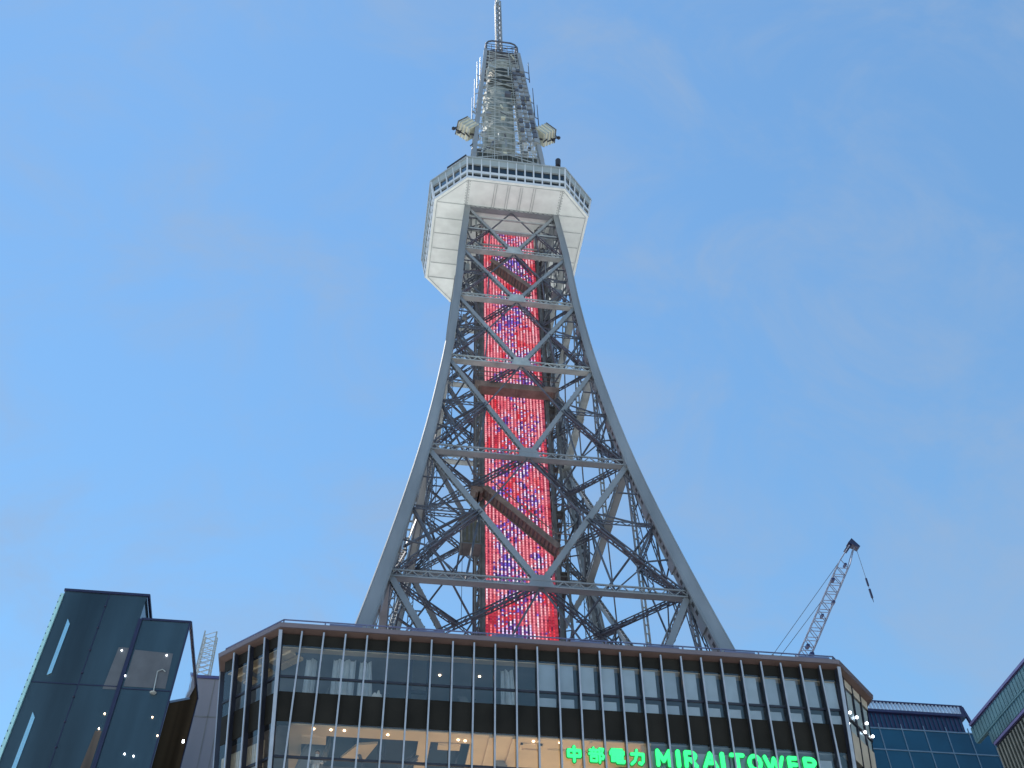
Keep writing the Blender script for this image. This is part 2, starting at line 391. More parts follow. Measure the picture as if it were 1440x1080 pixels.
# ties from the legs to the shaft corners and fine cross bracing on every face
for (n0, z0, w0), (n1, z1, w1) in zip(LV[:-2], LV[1:-1]):
    zm = (z0+z1)/2; wm = wz(zm)
    for k in range(4):
        c = lambda z: rot((-2.5, -2.5, z), k)
        m = MB(); m.lattice(rot((-w0*.97, -w0*.97, z0), k), c(z0), .22, .16, c=.05, l=.04, step=.4, four=False); m.bar(rot((-wm*.98, -wm*.98, zm), k), c(z0-.2), .10); m.bar(rot((-wm*.98, -wm*.98, zm), k), c(z1+.2), .10)
        m.build('shaft_tie', M['steel_dk'], tower)
        m = MB()
        for sg in (-1, 1):
            h = fp(k, sg*w0*.5, zm, .0); q0 = fp(k, sg*w1*.5, z1); q1 = fp(k, 0, z0-.1)
            m.bar(h, q0, .10); m.bar(h, q1, .10)
            a, b = fp(k, sg*wm*.74, lerp(z0, zm, .5)), fp(k, sg*wz(lerp(z0, zm, .5))*.98, lerp(z0, zm, .5)); m.bar(a, b, .08)
            a, b = fp(k, sg*w1*.78, lerp(zm, z1, .55)), fp(k, sg*wz(lerp(zm, z1, .5))*.98, lerp(zm, z1, .5)); m.bar(a, b, .08)
            m.bar(a, fp(k, sg*w1*.5, z1), .08)
        m.build('fine_brace', M['steel_dk'], tower)

# lift shaft with its light screen
sw = 2.35; ztop = 79.4
m = MB()
for sx in (-1, 1):
    for sy in (-1, 1): m.bar((sx*(sw+.1), sy*sw, G), (sx*(sw+.1), sy*sw, 80.6), .22)
z = 16.0; j = 0
while z < 80:
    for k in range(4):
        a, b = rot((-sw-.1, -sw, z), k), rot((sw+.1, -sw, z), k)
        if k != 0: m.bar(a, b, .12)
        zz = min(z+2.3, 80.4)
        if k != 0: m.bar(rot((-sw, -sw, z), k), rot((sw, -sw, zz), k), .09); m.bar(rot((sw, -sw, z), k), rot((-sw, -sw, zz), k), .09)
    z += 2.3; j += 1
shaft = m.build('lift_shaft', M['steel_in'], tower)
m = MB(); m.box(-2.32, 2.2, -2.40, -2.30, 16, ztop); m.build('screen_mesh', M['ledmesh'], shaft)
m = MB(); x = -2.24
while x < 2.15:
    m.box(x-.045, x+.045, -2.47, -2.43, 16, ztop-(.55 if x < -1.6 else 0)+random.uniform(-.05, .05)); x += .245
m.build('light_screen', M['led'], shaft)
m = MB()
for x0 in (-2.95, -2.62): m.bar((x0, -2.3, 16), (x0, -2.3, 80.4), .13)
z = 16.5
while z < 80: m.bar((-2.95, -2.3, z), (-2.62, -2.3, z+.0), .07); m.bar((-2.95, -2.3, z), (-2.62, -2.3, z+.8), .05); z += .8
m.bar((-2.75, -.8, 16), (-2.75, -.8, 80.2), .1)
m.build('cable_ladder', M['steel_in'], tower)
m = MB()
for y0 in (-2.2, 0.0, 2.0):
    m.bar((3.15, y0, 16), (3.15, y0, 78), .15)
z = 16.0; j = 0
while z < 77.5:
    y0, y1 = (-2.1, 1.9) if j % 2 == 0 else (1.9, -2.1)
    for q in range(8):
        t = (q+.5)/8; yy = lerp(y0, y1, t); m.box(2.5, 3.1, yy-.24, yy+.2, z+2.6*t-.03, z+2.6*t+.05)
    m.bar((3.12, y0, z+.9), (3.12, y1, z+3.5), .07); m.bar((2.48, y0, z), (2.48, y1, z+2.6), .1, .22); m.bar((3.12, y0, z), (3.12, y1, z+2.6), .1, .22)
    z += 2.6; j += 1
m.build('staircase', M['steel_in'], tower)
# landings and covered stair flights in front of the screen
def landing(z, x0, x1, y0=-3.55, y1=-2.6):
    m = MB(); m.hexa([(x0+.3, y0+.1, z-.5), (x1-.3, y0+.1, z-.5), (x1-.3, y1, z-.5), (x0+.3, y1, z-.5)], [(x0, y0, z), (x1, y0, z), (x1, y1, z), (x0, y1, z)])
    for x in (x0+.5, (x0+x1)/2, x1-.5): m.box(x-.06, x+.06, y0-.02, y1, z-.62, z-.5)
    for zz in (.55, 1.05): m.bar((x0, y0, z+zz), (x1, y0, z+zz), .05)
    return m
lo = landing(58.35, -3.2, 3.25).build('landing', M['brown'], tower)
def flight(xa, za, xb, zb):
    m = MB(); a, b = V((xa, -3.3, za)), V((xb, -3.3, zb)); D = (b-a); n = max(6, int(D.length/.32))
    m.slab([a+V((0, -.45, -.12)), b+V((0, -.45, -.12)), b+V((0, .45, -.12)), a+V((0, .45, -.12))], (0, 0, 1), .12)
    for i in range(n):
        c = a+D*((i+.5)/n); m.box(c.x-.05, c.x+.05, -3.72, -2.88, c.z-.2, c.z-.1, 1)
    for y in (-3.75, -2.85): m.bar(a+V((0, y+3.3, .0)), b+V((0, y+3.3, .0)), .07, .42, (0, 0, 1))
    m.bar(a+V((0, -.47, .95)), b+V((0, -.47, .95)), .05)
    for i in range(0, n, 3): c = a+D*((i+.5)/n); m.bar((c.x, -3.77, c.z), (c.x, -3.77, c.z+.95), .04)
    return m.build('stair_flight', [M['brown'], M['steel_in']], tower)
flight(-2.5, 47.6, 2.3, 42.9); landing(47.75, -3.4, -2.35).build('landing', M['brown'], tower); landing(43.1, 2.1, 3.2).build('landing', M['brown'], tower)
flight(-1.85, 73.5, 1.5, 70.1)
# equipment cabin hanging beside the shaft, with its wire
m = MB(); m.box(-4.0, -2.85, -4.0, -2.9, 42.4, 44.85)
for x in (-4.0, -2.85):
    for y in (-4.0, -2.9): m.bar((x, y, 42.35), (x, y, 44.95), .1, mi=1)
for zz in (42.38, 44.9): m.box(-4.08, -2.77, -4.08, -2.82, zz-.05, zz+.05, 1)
for i in range(4): m.box(-3.9+i*.27, -3.78+i*.27, -4.03, -4.0, 42.6, 44.7, 1)
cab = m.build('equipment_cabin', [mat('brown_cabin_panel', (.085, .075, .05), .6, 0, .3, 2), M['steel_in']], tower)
m = MB(); m.bar((-4.0, -4.0, 42.4), (-4.0, -4.0, 36), .03); m.build('wire', M['dark'], cab)

# equipment clutter under the deck round the shaft head
rr = random.Random(3)
for i in range(44):
    m = MB()
    x = rr.choice([-1, 1])*rr.uniform(2.75, 4.0); y = rr.uniform(-3.6, 3.2); z = rr.uniform(69, 79.5)
    if rr.random() < .55: m.bar((x, y, z), (x, y, z+rr.uniform(1, 3)), rr.uniform(.06, .16))
    else:
        a = rr.uniform(.15, .4); m.box(x-a, x+a, y-a, y+a, z, z+rr.uniform(.3, 1.2))
    m.build('service_equipment', M[rr.choice(['steel_dk', 'steel', 'steel_lt'])], tower)
m = MB()
for zz in (77.2, 79.2):
    for k in range(4): m.bar(fp(k, -3.9, zz), fp(k, 3.9, zz), .14)
    for q in (-2.6, 2.6): m.bar((q, -3.9, zz), (q, 3.9, zz), .14); m.bar((-3.9, q, zz), (3.9, q, zz), .14)
m.build('service_frame', M['steel_lt'], tower)

# observation deck ---------------------------------------------------------
def octa(r, a, z): return [V(p) for p in ((-a, -r, z), (a, -r, z), (r, -a, z), (r, a, z), (a, r, z), (-a, r, z), (-r, a, z), (-r, -a, z))]
zb, zt = 80.77, 83.55
def dk(t): return lerp(6.99, 7.41, t), lerp(4.385, 4.44, t), lerp(zb, zt, t)
m = MB()
def wallband(m, t0, t1, inset=0.0, mi=0):
    r0, a0, z0 = dk(t0); r1, a1, z1 = dk(t1)
    A = octa(r0-inset, a0-inset*.41, z0); B = octa(r1-inset, a1-inset*.41, z1)
    for i in range(8): m.quad([A[i], A[(i+1) % 8], B[(i+1) % 8], B[i]], mi=mi)
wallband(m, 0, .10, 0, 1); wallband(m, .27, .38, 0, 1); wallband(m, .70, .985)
for t, ins in ((.10, .16), (.27, .16), (.38, .16), (.70, .16)):
    r, a, z = dk(t); A = octa(r, a, z); B = octa(r-ins, a-ins*.41, z)
    for i in range(8): m.quad([A[i], A[(i+1) % 8], B[(i+1) % 8], B[i]])
r, a, z = dk(.985)
m.hexa(octa(r+.08, a+.03, z-.10), octa(r+.08, a+.03, z+.06))
m.hexa(octa(6.6, 4.2, zb+.5), octa(6.6, 4.2, zb+.52))
m.hexa(octa(r+.1, a+.04, z+.065), octa(r+.06, a+.02, z+.12), 1)
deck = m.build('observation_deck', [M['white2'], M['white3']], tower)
# soffit: flat white underside with its seams
m = MB(); A = octa(6.99, 4.385, zb); m.hexa(octa(6.985, 4.38, zb-.012), octa(6.985, 4.38, zb+.2))
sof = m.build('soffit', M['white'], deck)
m = MB(); zz = zb-.03
for i in range(8): m.bar(octa(6.75, 4.28, zz)[i], octa(6.75, 4.28, zz)[(i+1) % 8], .05, .05)
for s1 in (-1, 1):
    m.bar((-6.7, s1*4.2, zz), (6.7, s1*4.2, zz), .06, .08); m.bar((s1*4.2, -6.8, zz), (s1*4.2, 6.8, zz), .06, .08)
for x in (-1.75, -.6, .55, 1.7):
    for s1 in (-1, 1):
        for dx in (-.1, .1): m.bar((x+dx, s1*6.65, zz), (x+dx, s1*4.2, zz), .035, .05)
for y in (-2.5, -.85, .85, 2.5):
    for s1 in (-1, 1): m.bar((s1*6.65, y, zz), (s1*4.2, y, zz), .05, .06)
for s1 in (-1, 1):
    for i in range(9):
        m.box(s1*4.05-.03, s1*4.05+.03, -6.7+i*.28, -6.6+i*.28, zz-.03, zz+.01); m.box(s1*4.32-.03, s1*4.32+.03, -6.6+i*.28, -6.5+i*.28, zz-.03, zz+.01)
m.build('soffit_seam', M['seam'], deck)
# windows and mullions per side
for i in range(8):
    nb = 11 if i % 2 == 0 else 5
    r0, a0, _ = dk(0)
    def pt(t, q, ins):
        r, a, z = dk(t); A = octa(r-ins, a-ins*.41, z); return A[i].lerp(A[(i+1) % 8], q)
    edges = [j/nb for j in range(nb+1)]
    if nb == 11: edges = [0, .055]+[.055+.89*j/10 for j in range(1, 11)]+[1]
    for q0, q1 in zip(edges, edges[1:]):
        m = MB(); nrm = (pt(.5, q1, 0)-pt(.5, q0, 0)).cross(V((0, 0, 1)))
        m.quad([pt(.38, q0, .15), pt(.38, q1, .15), pt(.70, q1, .15), pt(.70, q0, .15)]); m.quad([pt(.10, q0, .15), pt(.10, q1, .15), pt(.27, q1, .15), pt(.27, q0, .15)])
        m.build('window', M['deckglass'] if i % 2 == 0 else M['deckglass2'], deck)
    for q in edges[:-1]:
        m = MB(); e = q == 0
        m.bar(pt(0 if e else .10, q, .01 if e else .06), pt(1 if e else .72, q, .01 if e else .06), .14 if e else .12, .14 if e else .12)
        if not e: m.bar(pt(.69, q, .04), pt(.97, q, .0), .06, .08)
        m.build('window_post', M['white3'], deck)
m = MB(); m.box(-6.3, 6.3, -3.9, 3.9, zb+.6, zt-.3); m.box(-3.9, 3.9, -6.3, 6.3, zb+.61, zt-.31); m.build('deck_core', M['core'], deck)
m = MB(); A = octa(7.05, 4.3, zt+.08); B = octa(7.05, 4.3, zt+.6)
m.bar(A[7].lerp(A[0], .42)+V((-.15, -.15, .55)), A[7].lerp(A[0], .98)+V((-.15, -.15, .55)), .12, .3)
for q in (.45, .7, .95): m.bar(A[7].lerp(A[0], q), A[7].lerp(A[0], q)+V((-.15, -.15, .6)), .08)
m.build('roof_edge_panel', M['dark'], deck)
# dark swivelling lamp on the roof edge
fl = thing('spotlight', 'small dark round spotlight on the front roof edge of the white deck', 'spotlight', (3.9, -7.05, zt+.06))
m = MB(); m.bar((3.9, -7.05, zt+.06), (3.9, -7.05, zt+.7), .12, n=8); m.bar((3.7, -7.05, zt+.65), (4.1, -7.05, zt+.65), .08); m.build('stand', M['dark'], fl)
m = MB(); m.bar((3.9, -7.1, zt+.75), (4.0, -6.95, zt+2.0), .46, n=12, w2=.5); m.build('lamp_head', M['dark'], fl)

# upper open balcony and mast frame -----------------------------------------
m = MB()
for k in range(4):
    m.box(0, 0, 0, 0, 0, 0) if False else None
    a, b = rot((-3.0, -3.0, 90.6), k), rot((3.0, -3.0, 90.6), k); m.bar(a, b, .2, .25)
    for zz in (92.2, 92.7): m.bar(rot((-3, -3, zz), k), rot((3, -3, zz), k), .07)
    m.slab([rot((-2.9, -2.95, 90.8), k), rot((2.9, -2.95, 90.8), k), rot((2.9, -2.95, 92.3), k), rot((-2.9, -2.95, 92.3), k)], -fn(k), .04, 1)
    for q in range(13): x = -3+q*.5; m.bar(rot((x, -3, 90.6), k), rot((x, -3, 92.7), k), .03)
m.box(-3, 3, -3, 3, 90.4, 90.55)
m.build('open_balcony', [M['steel_lt'], M['radome2']], tower)
ul = [(z, w_) for z, w_ in UP[::-1]]
for sx, sy in ((-1, -1), (1, -1), (1, 1), (-1, 1)):
    m = MB(); pp = [(83.5, 3.77)]+ul
    for (z0, w0), (z1, w1) in zip(pp, pp[1:]): m.bar((sx*w0, sy*w0, z0), (sx*w1, sy*w1, z1), .42, .42, (0, 1, 0), w2=.38)
    m.build('mast_leg', M['steel'], tower)
zs = [84, 87.2, 90.4, 93, 95.4, 97.8, 100, 102.4, 104.7, 107, 109.3, 111.6, 113.6, 115.4, 117.0]
m = MB(); m2 = MB()
for z0, z1 in zip(zs, zs[1:]):
    for k in range(4):
        w0, w1 = wz(z0), wz(z1)
        m.bar(fp(k, -w0, z0), fp(k, w0, z0), .07)
        m2.bar(fp(k, -w0, z0), fp(k, w1, z1), .055); m2.bar(fp(k, w0, z0), fp(k, -w1, z1), .055)
        for q in (-.75, -.4, .4, .75): m2.bar(fp(k, w0*q, z0), fp(k, w1*q, z1), .055)
        zh = (z0+z1)/2; wh = wz(zh); m2.bar(fp(k, -wh, zh), fp(k, wh, zh), .05)
m.build('mast_ring', M['steel_lt'], tower); m2.build('mast_bracing', M['steel_lt'], tower)
rr = random.Random(11)
for i in range(80):
    m = MB(); k = rr.choice([0, 0, 1, 3, 2]); z = rr.uniform(92.5, 97.2) if i < 48 else rr.uniform(97, 116); ww = wz(z); u = rr.uniform(-.95, .95)*ww; o = rr.uniform(-.9, .25) if i < 48 else rr.uniform(-.1, .3)
    c = fp(k, u, z, o); q = rr.random()
    if q < .45: d = V((rr.uniform(-.9, .9), rr.uniform(-.3, .3), rr.uniform(-1, 1))); m.bar(c-d, c+d*.7, rr.uniform(.07, .16))
    elif q < .8: a = rr.uniform(.14, .36); m.box(c.x-a, c.x+a, c.y-a*.7, c.y+a*.7, c.z-a*.8, c.z+a*.8)
    else: m.bar(c, c+V((0, 0, rr.uniform(.8, 2.4))), rr.uniform(.06, .2), n=8)
    m.build('mast_equipment', M[rr.choice(['steel_dk', 'steel', 'steel', 'steel_lt', 'cream'])], tower)
m = MB(); m.lathe((.1, -2.2, 0), [(.55, 93.6), (.62, 93.8), (.62, 95.4), (.4, 95.7)], 20); m.build('mast_equipment', M['radome'], tower, True)
# radome drums inside the mast
m = MB(); m.lathe((-.42, -.5, 0), [(1.2, 95.6), (1.66, 96.6), (1.7, 97), (1.7, 99.4), (1.73, 99.42), (1.73, 99.6), (1.7, 99.62), (1.68, 103.5), (1.71, 103.52), (1.71, 103.7), (1.68, 103.72), (1.64, 108.2), (1.4, 108.5)], 32)
m.build('radome', M['radome'], tower, True)
m = MB(); m.lathe((.1, -.2, 0), [(1.45, 108.8), (1.66, 109.2), (1.72, 111), (1.72, 113.2)], 32); rd = m.build('radome', M['radome2'], tower, True)
m = MB(); m.lathe((.12, -.2, 0), [(1.73, 113.2), (1.76, 114.6), (1.7, 115.4), (1.2, 115.7)], 32); m.build('radome_cap', M['radome'], rd, True)
# whip and panel aerials clamped to the mast legs
rr = random.Random(5)
for z in [94.5+1.05*i for i in range(17)]:
    ww = wz(z); m = MB(); m.bar((ww*.4, -ww-.22, z+.3), (ww*1.02, -ww-.22, z+.3), .06)
    for q in (.52, .72, .92):
        x = ww*q; m.box(x-.2, x+.2, -ww-.42, -ww-.2, z, z+rr.uniform(.4, .8), 1 if rr.random() < .4 else 0); m.bar((x, -ww, z+.3), (x, -ww-.3, z+.3), .06)
    m.build('panel_aerial', [M['steel'], M['steel_dk']], tower)
for x, y, z0, z1 in ((-3.2, -2.2, 102.5, 109), (-2.9, -2.0, 107.2, 113.6), (-2.55, -1.9, 109.5, 115), (3.25, -2.2, 102, 108.5), (3.0, -2.0, 110.2, 115), (3.55, -2.4, 98.8, 104.4), (-3.5, -2.5, 98.5, 104)):
    m = MB(); m.bar((x, y, z0), (x, y, z1), .13, n=8, w2=.07)
    for zz in (z0+.6, lerp(z0, z1, .45)): m.bar((x, y, zz), (math.copysign(wz(zz), x), -wz(zz), zz), .07)
    m.build('whip_aerial', M['steel_dk'] if x > 0 else M['steel'], tower)
# working platform and cage at the mast head
m = MB(); m.box(-1.95, 1.95, -1.95, 1.95, 116.9, 117.1)
for k in range(4):
    for zz in (117.6, 118.3, 118.9): m.bar(rot((-1.85, -1.85, zz), k), rot((1.85, -1.85, zz), k), .06)
    for q in range(7):
        x = -1.85+q*.617; m.bar(rot((x, -1.85, 117.1), k), rot((x, -1.85, 118.9), k), .06)
    P4 = [(-1.9, 117.1), (-1.85, 118.9), (-1.55, 119.6), (-1.1, 119.9), (1.1, 119.9), (1.55, 119.6), (1.85, 118.9), (1.9, 117.1)]
    for (x0, z0), (x1, z1) in zip(P4, P4[1:]): m.bar(rot((x0, -1.8, z0), k), rot((x1, -1.8, z1), k), .15)
    m.bar(rot((-1.8, -1.8, 117.1), k), rot((1.8, -1.8, 118.9), k), .07)
m.build('head_cage', M['steel_dk'], tower)
m = MB(); m.box(-.75, 1.2, -1.2, .9, 115.75, 118.2); m.build('equipment_cabin', M['mauve'], tower)
m = MB(); m.lattice((-.0, 0, 117.1), (0, 0, 135), .62, .62, (1, 0, 0), c=.16, l=.09, step=.7)
m.bar((0, 0, 117.1), (0, 0, 135), .22, n=8); am = m.build('antenna_mast', M['steel'], tower)
m = MB(); m.bar((0, 0, 134.5), (0, 0, 150), .42, n=12, w2=.34); m.bar((0, 0, 150), (0, 0, 163), .3, n=12, w2=.1)
for z in range(136, 150, 2): m.bar((-.3, 0, z), (.3, 0, z), .06)
m.build('mast_tip', M['steel_lt'], am)

# two drum antennas on brackets either side of the mast
for sg, cx, cz in ((-1, -3.95, 97.05), (1, 4.05, 97.75)):
    t = thing('drum_antenna', 'cream ribbed drum antenna bracketed to the mast on the side '+('away from the crane' if sg < 0 else 'towards the crane'), 'antenna', (sg*3.0, -2.5, cz-.6), 'drum antennas on the mast')
    ax = V((sg*.78, -.1, .62)).normalized(); c = V((cx, -2.6, cz)); up = V((-sg*.62, 0, .78))
    m = MB(); m.bar(c-ax*.75, c+ax*.75, 1.5, 1.45, up); m.build('shell', M['cream'], t)
    m = MB()
    for q in (-.6, -.2, .2, .6): m.bar(c+ax*(q-.06), c+ax*(q+.06), 1.62, 1.56, up)
    m.build('rib', M['steel_lt'], t)
    m = MB(); m.bar(c+ax*.76, c+ax*.84, 1.64, 1.58, up); m.build('end_plate', M['steel_in'], t)
    m = MB()
    for dz in (-.5, .5): m.bar(c-ax*.7+up*dz, V((sg*wz(cz)*.95, -2.8, cz+dz*1.4-.6)), .16)
    m.bar(V((cx-sg*.2, -2.6, cz-1.5)), c-up*.6, .1); m.bar(c-up*1.05-ax*.5, c-up*1.05+ax*.9, .1)
    for q in (.2, .9): m.bar(c-up*1.05+ax*q, c-up*.7+ax*q, .08); m.bar(c-up*1.3+ax*q, c-up*1.05+ax*q, .26)
    m.build('bracket', M['dark'], t)

# ------------------------------------------------------------------ glass base building
base = thing('glass_building', 'eight sided glass building with pale fins under the steel tower', 'building', (0, 0, G))
ZR, SL = 28.35, .111
def r_m(z): return 14.44-SL*(ZR-z)
def r_s(z): return 16.35-SL*(ZR-z)
def cc(z): return 27.94-1.414*.122*(ZR-z)
def octb(z, ins=0.0):
    r, s_, c = r_m(z)-ins, r_s(z)-ins, cc(z)-ins*1.414
    a, b = c-r, c-s_
    return [V(p) for p in ((-a, -r, z), (a, -r, z), (s_, -b, z), (s_, b, z), (a, r, z), (-a, r, z), (-s_, b, z), (-s_, -b, z))]
FACES = range(8)
def fpt(i, u, z, ins=0.0):
    """point on face i: u is metres along the face from its middle at the roof scale"""
    A = octb(z, ins); a, b = A[i], A[(i+1) % 8]; d = (b-a).normalized(); return (a+b)/2+d*u
def fdir(i): A = octb(ZR); return (A[(i+1) % 8]-A[i]).normalized()
def fnr(i): d = fdir(i); return V((d.y, -d.x, 0))
ZL = 16.0
# eave
m = MB(); m.hexa(octb(28.15, -.08), octb(28.35, -.10)); m.hexa(octb(28.36, -.04), octb(28.40, -.04))
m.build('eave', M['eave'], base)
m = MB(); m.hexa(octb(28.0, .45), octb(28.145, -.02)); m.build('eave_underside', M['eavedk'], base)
# roof rail
m = MB()
for i in FACES:
    A = octb(28.4, .25); B = octb(28.72, .25); a, b = A[i], A[(i+1) % 8]; c, d = B[i], B[(i+1) % 8]
    for q in (.45, 1.0): m.bar(a.lerp(c, q), b.lerp(d, q), .05)
    n = int((b-a).length/1.9)
    for j in range(n+1): m.bar(a.lerp(b, j/n), c.lerp(d, j/n), .06)
    for j in range(n):
        if j % 2: m.bar(a.lerp(b, (j+.1)/n)+V((0, 0, .18)), a.lerp(b, (j+.9)/n)+V((0, 0, .18)), .13)
m.build('roof_rail', M['rail'], base)
# glazing and spandrels, per bay
def bays(i):
    z = ZR; A = octb(z); n = (27, 4, 23, 4, 27, 4, 23, 4)[i]; Ln = (A[(i+1) % 8]-A[i]).length
    return n, Ln
def edge_at(i, j, n, z, ins):
    A = octb(z, ins); a, b = A[i], A[(i+1) % 8]; L0 = (octb(ZR)[(i+1) % 8]-octb(ZR)[i]).length
    if j == 0: return a
    if j == n: return b
    u = -L0/2+L0*j/n; mid = (a+b)/2; d = (b-a).normalized(); h = (b-a).length/2
    return mid+d*max(-h, min(h, u))
IN = .26
glass_rows = {0: ((25.22, 27.47), (ZL, 23.86)), 7: ((25.22, 27.47), (ZL, 23.86)), 1: ((25.3, 27.6), (ZL, 23.9))}
for i in FACES:
    n, Ln = bays(i); seen = i in (0, 1, 7)
    gm_ = M['glass_corner'] if i == 1 else M['glass']
    if seen:
        for j in range(n):
            m = MB()
            for z0, z1 in glass_rows[i]:
                m.quad([edge_at(i, j, n, z0, IN), edge_at(i, j+1, n, z0, IN), edge_at(i, j+1, n, z1, IN), edge_at(i, j, n, z1, IN)])
            m.build('window', gm_, base)
    else:
        m = MB(); z0, z1 = ZL, 28.0; m.quad([edge_at(i, 0, n, z0, IN), edge_at(i, n, n, z0, IN), edge_at(i, n, n, z1, IN), edge_at(i, 0, n, z1, IN)])
        m.build('window', M['glass'], base)
    # spandrel bands behind the fins
    for z0, z1 in ((23.86, 25.22), (27.47, 28.0)):
        m = MB()
        if i == 1: z0, z1 = (23.9, 25.3) if z0 < 26 else (27.6, 28.0)
        A, B = octb(z0, IN-.02), octb(z1, IN-.02); C, D = octb(z0, IN+.35), octb(z1, IN+.35)
        m.hexa([A[i], A[(i+1) % 8], C[(i+1) % 8], C[i]], [B[i], B[(i+1) % 8], D[(i+1) % 8], D[i]])
        m.build('spandrel', M['beige'] if i == 1 else M['spandrel'], base)
    # transoms
    for zz in (25.93, 22.3, 18.5):
        m = MB()
        A, B = octb(zz-.05, IN-.05), octb(zz+.05, IN-.05); C, D = octb(zz-.05, IN+.06), octb(zz+.05, IN+.06)
        m.hexa([A[i], A[(i+1) % 8], C[(i+1) % 8], C[i]], [B[i], B[(i+1) % 8], D[(i+1) % 8], D[i]])
        m.build('transom', M['fin'], base)
    # fins: dark blade, bright aluminium cap
    d, nn = fdir(i), fnr(i)
    for j in range(0 if i == 0 else 1, n if i != 0 else n+1):
        if not seen and j % 2: continue
        zlo = ZL
        if i in (0, 4) and 0 < j < n:
            while abs(-Ln/2+Ln*j/n) > (octb(zlo)[1]-octb(zlo)[0]).length/2-.05: zlo += .5
        p0, p1 = edge_at(i, j, n, zlo, 0), edge_at(i, j, n, 28.02, 0)
        corner = i == 0 and j in (0, n)
        m = MB(); tw = .03 if i != 1 else .025
        if i == 1: q0, q1 = edge_at(i, j, n, zlo, IN-.1), edge_at(i, j, n, 28.02, IN-.1)
        else: q0, q1 = p0, p1
        if i == 1: q0, q1 = edge_at(i, j, n, zlo, IN-.05), edge_at(i, j, n, 28.02, IN-.05)
        b0, b1 = edge_at(i, j, n, zlo, IN+.02), edge_at(i, j, n, 28.02, IN+.02)
        m.hexa([q0-d*tw, q0+d*tw, b0+d*tw, b0-d*tw], [q1-d*tw, q1+d*tw, b1+d*tw, b1-d*tw], 0)
        cap_t = .05 if i != 1 else .012
        cw = (.037 if not corner else .08) if i != 1 else .04
        m.hexa([q0-d*cw, q0-d*cw+nn*cap_t, q0+d*cw+nn*cap_t, q0+d*cw][::-1], [q1-d*cw, q1-d*cw+nn*cap_t, q1+d*cw+nn*cap_t, q1+d*cw][::-1], 1)
        if corner:
            e = d*(.3 if j == 0 else -.3)*0
        m.build('mullion', [M['fin'], M['cap'] if i != 1 else M['fin']], base)
# roof slab, floors, core
m = MB(); m.hexa(octb(27.6, .65), octb(28.05, .5)); m.build('roof_slab', M['core'], base)
m = MB(); m.hexa(octb(24.75, .6), octb(25.2, .6)); m.build('floor_slab', M['core'], base)
m = MB(); m.hexa(octb(ZL-.4, .0), octb(ZL, .0)); m.build('floor_slab', M['core'], base)
m = MB(); m.box(-11.5, 11.5, -8.6, 8.6, ZL, 27.6); m.box(-9, 9, -7, 7, G, ZL-.4); m.build('core_wall', M['core'], base)
for sx in (-1, 1):
    for sy in (-1, 1):
        m = MB(); m.box(sx*12.5-.8, sx*12.5+.8, sy*9.5-.8, sy*9.5+.8, G, ZL-.4); m.build('pillar', M['core'], base)
# upper floor ceiling
m = MB(); m.hexa(octb(27.46, .62), octb(27.56, .62)); m.build('ceiling', M['greyceil'], base)
m = MB()
A, B = octb(27.42, .40), octb(27.46, .40); C, D = octb(27.42, .75), octb(27.46, .75)
for i in (0, 7): m.hexa([A[i], A[(i+1) % 8], C[(i+1) % 8], C[i]], [B[i], B[(i+1) % 8], D[(i+1) % 8], D[i]])
for j in range(3):      # coffer pieces seen through the angled corner
    for k_, (u, dpt) in enumerate(((-1.35, 1.1), (-.25, 1.5), (.9, 1.2), (1.6, 1.6))):
        c = fpt(7, u, 27.3, .75+.5*j); d = fdir(7); nn = fnr(7)
        if j < 2: m.hexa([c-d*.32, c+d*.32, c+d*.32-nn*.35, c-d*.32-nn*.35], [c-d*.32+V((0, 0, .14)), c+d*.32+V((0, 0, .14)), c+d*.32-nn*.35+V((0, 0, .14)), c-d*.32-nn*.35+V((0, 0, .14))])
m.build('ceiling_trim', M['tan'], base)
# lower floor ceiling: tan bands, a navy recess between them, a coffered tan field
yf = -13.55
m = MB()
def cslab(x0, x1, y0, y1, z=23.8, t=.12): m.box(x0, x1, y0, y1, z, z+t)
cslab(-12.55, -4.45, yf, -12.72); cslab(-12.55, -12.0, -12.72, -9); cslab(-6.8, -6.25, -12.72, -9)
cslab(-4.45, 3.75, yf, -8.9); cslab(-12.0, -10.9, -12.72, -12.1, 23.7); cslab(-5.9, -4.9, -12.72, -12.3, 23.66)
m.hexa([(-9.5, -12.1, 23.78), (-8.6, -12.3, 23.78), (-9.1, -10.8, 23.78), (-10.2, -10.8, 23.78)], [(-9.5, -12.1, 23.9), (-8.6, -12.3, 23.9), (-9.1, -10.8, 23.9), (-10.2, -10.8, 23.9)])
for x in (-3.6, -2.55): m.box(x-.09, x+.09, yf, -9, 23.7, 23.8)
for (x0, x1, y0, y1) in ((-2.2, -1.2, -13.1, -13.02), (-2.2, -1.2, -12.6, -12.52), (-2.2, -2.1, -13.1, -12.6), (-1.3, -1.2, -13.1, -12.6), (-.9, 3.6, -12.7, -12.62), (.9, 1.0, yf, -9.5)): m.box(x0, x1, y0, y1, 23.72, 23.8)
m.box(3.3, 3.75, -13.4, -9, 22.0, 23.8)
m.build('ceiling', M['tan'], base)
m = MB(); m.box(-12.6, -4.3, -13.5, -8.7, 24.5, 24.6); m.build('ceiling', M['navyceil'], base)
m = MB(); m.box(3.75, 12.6, yf, -8.7, 23.78, 23.9); m.build('ceiling', M['greyceil'], base)
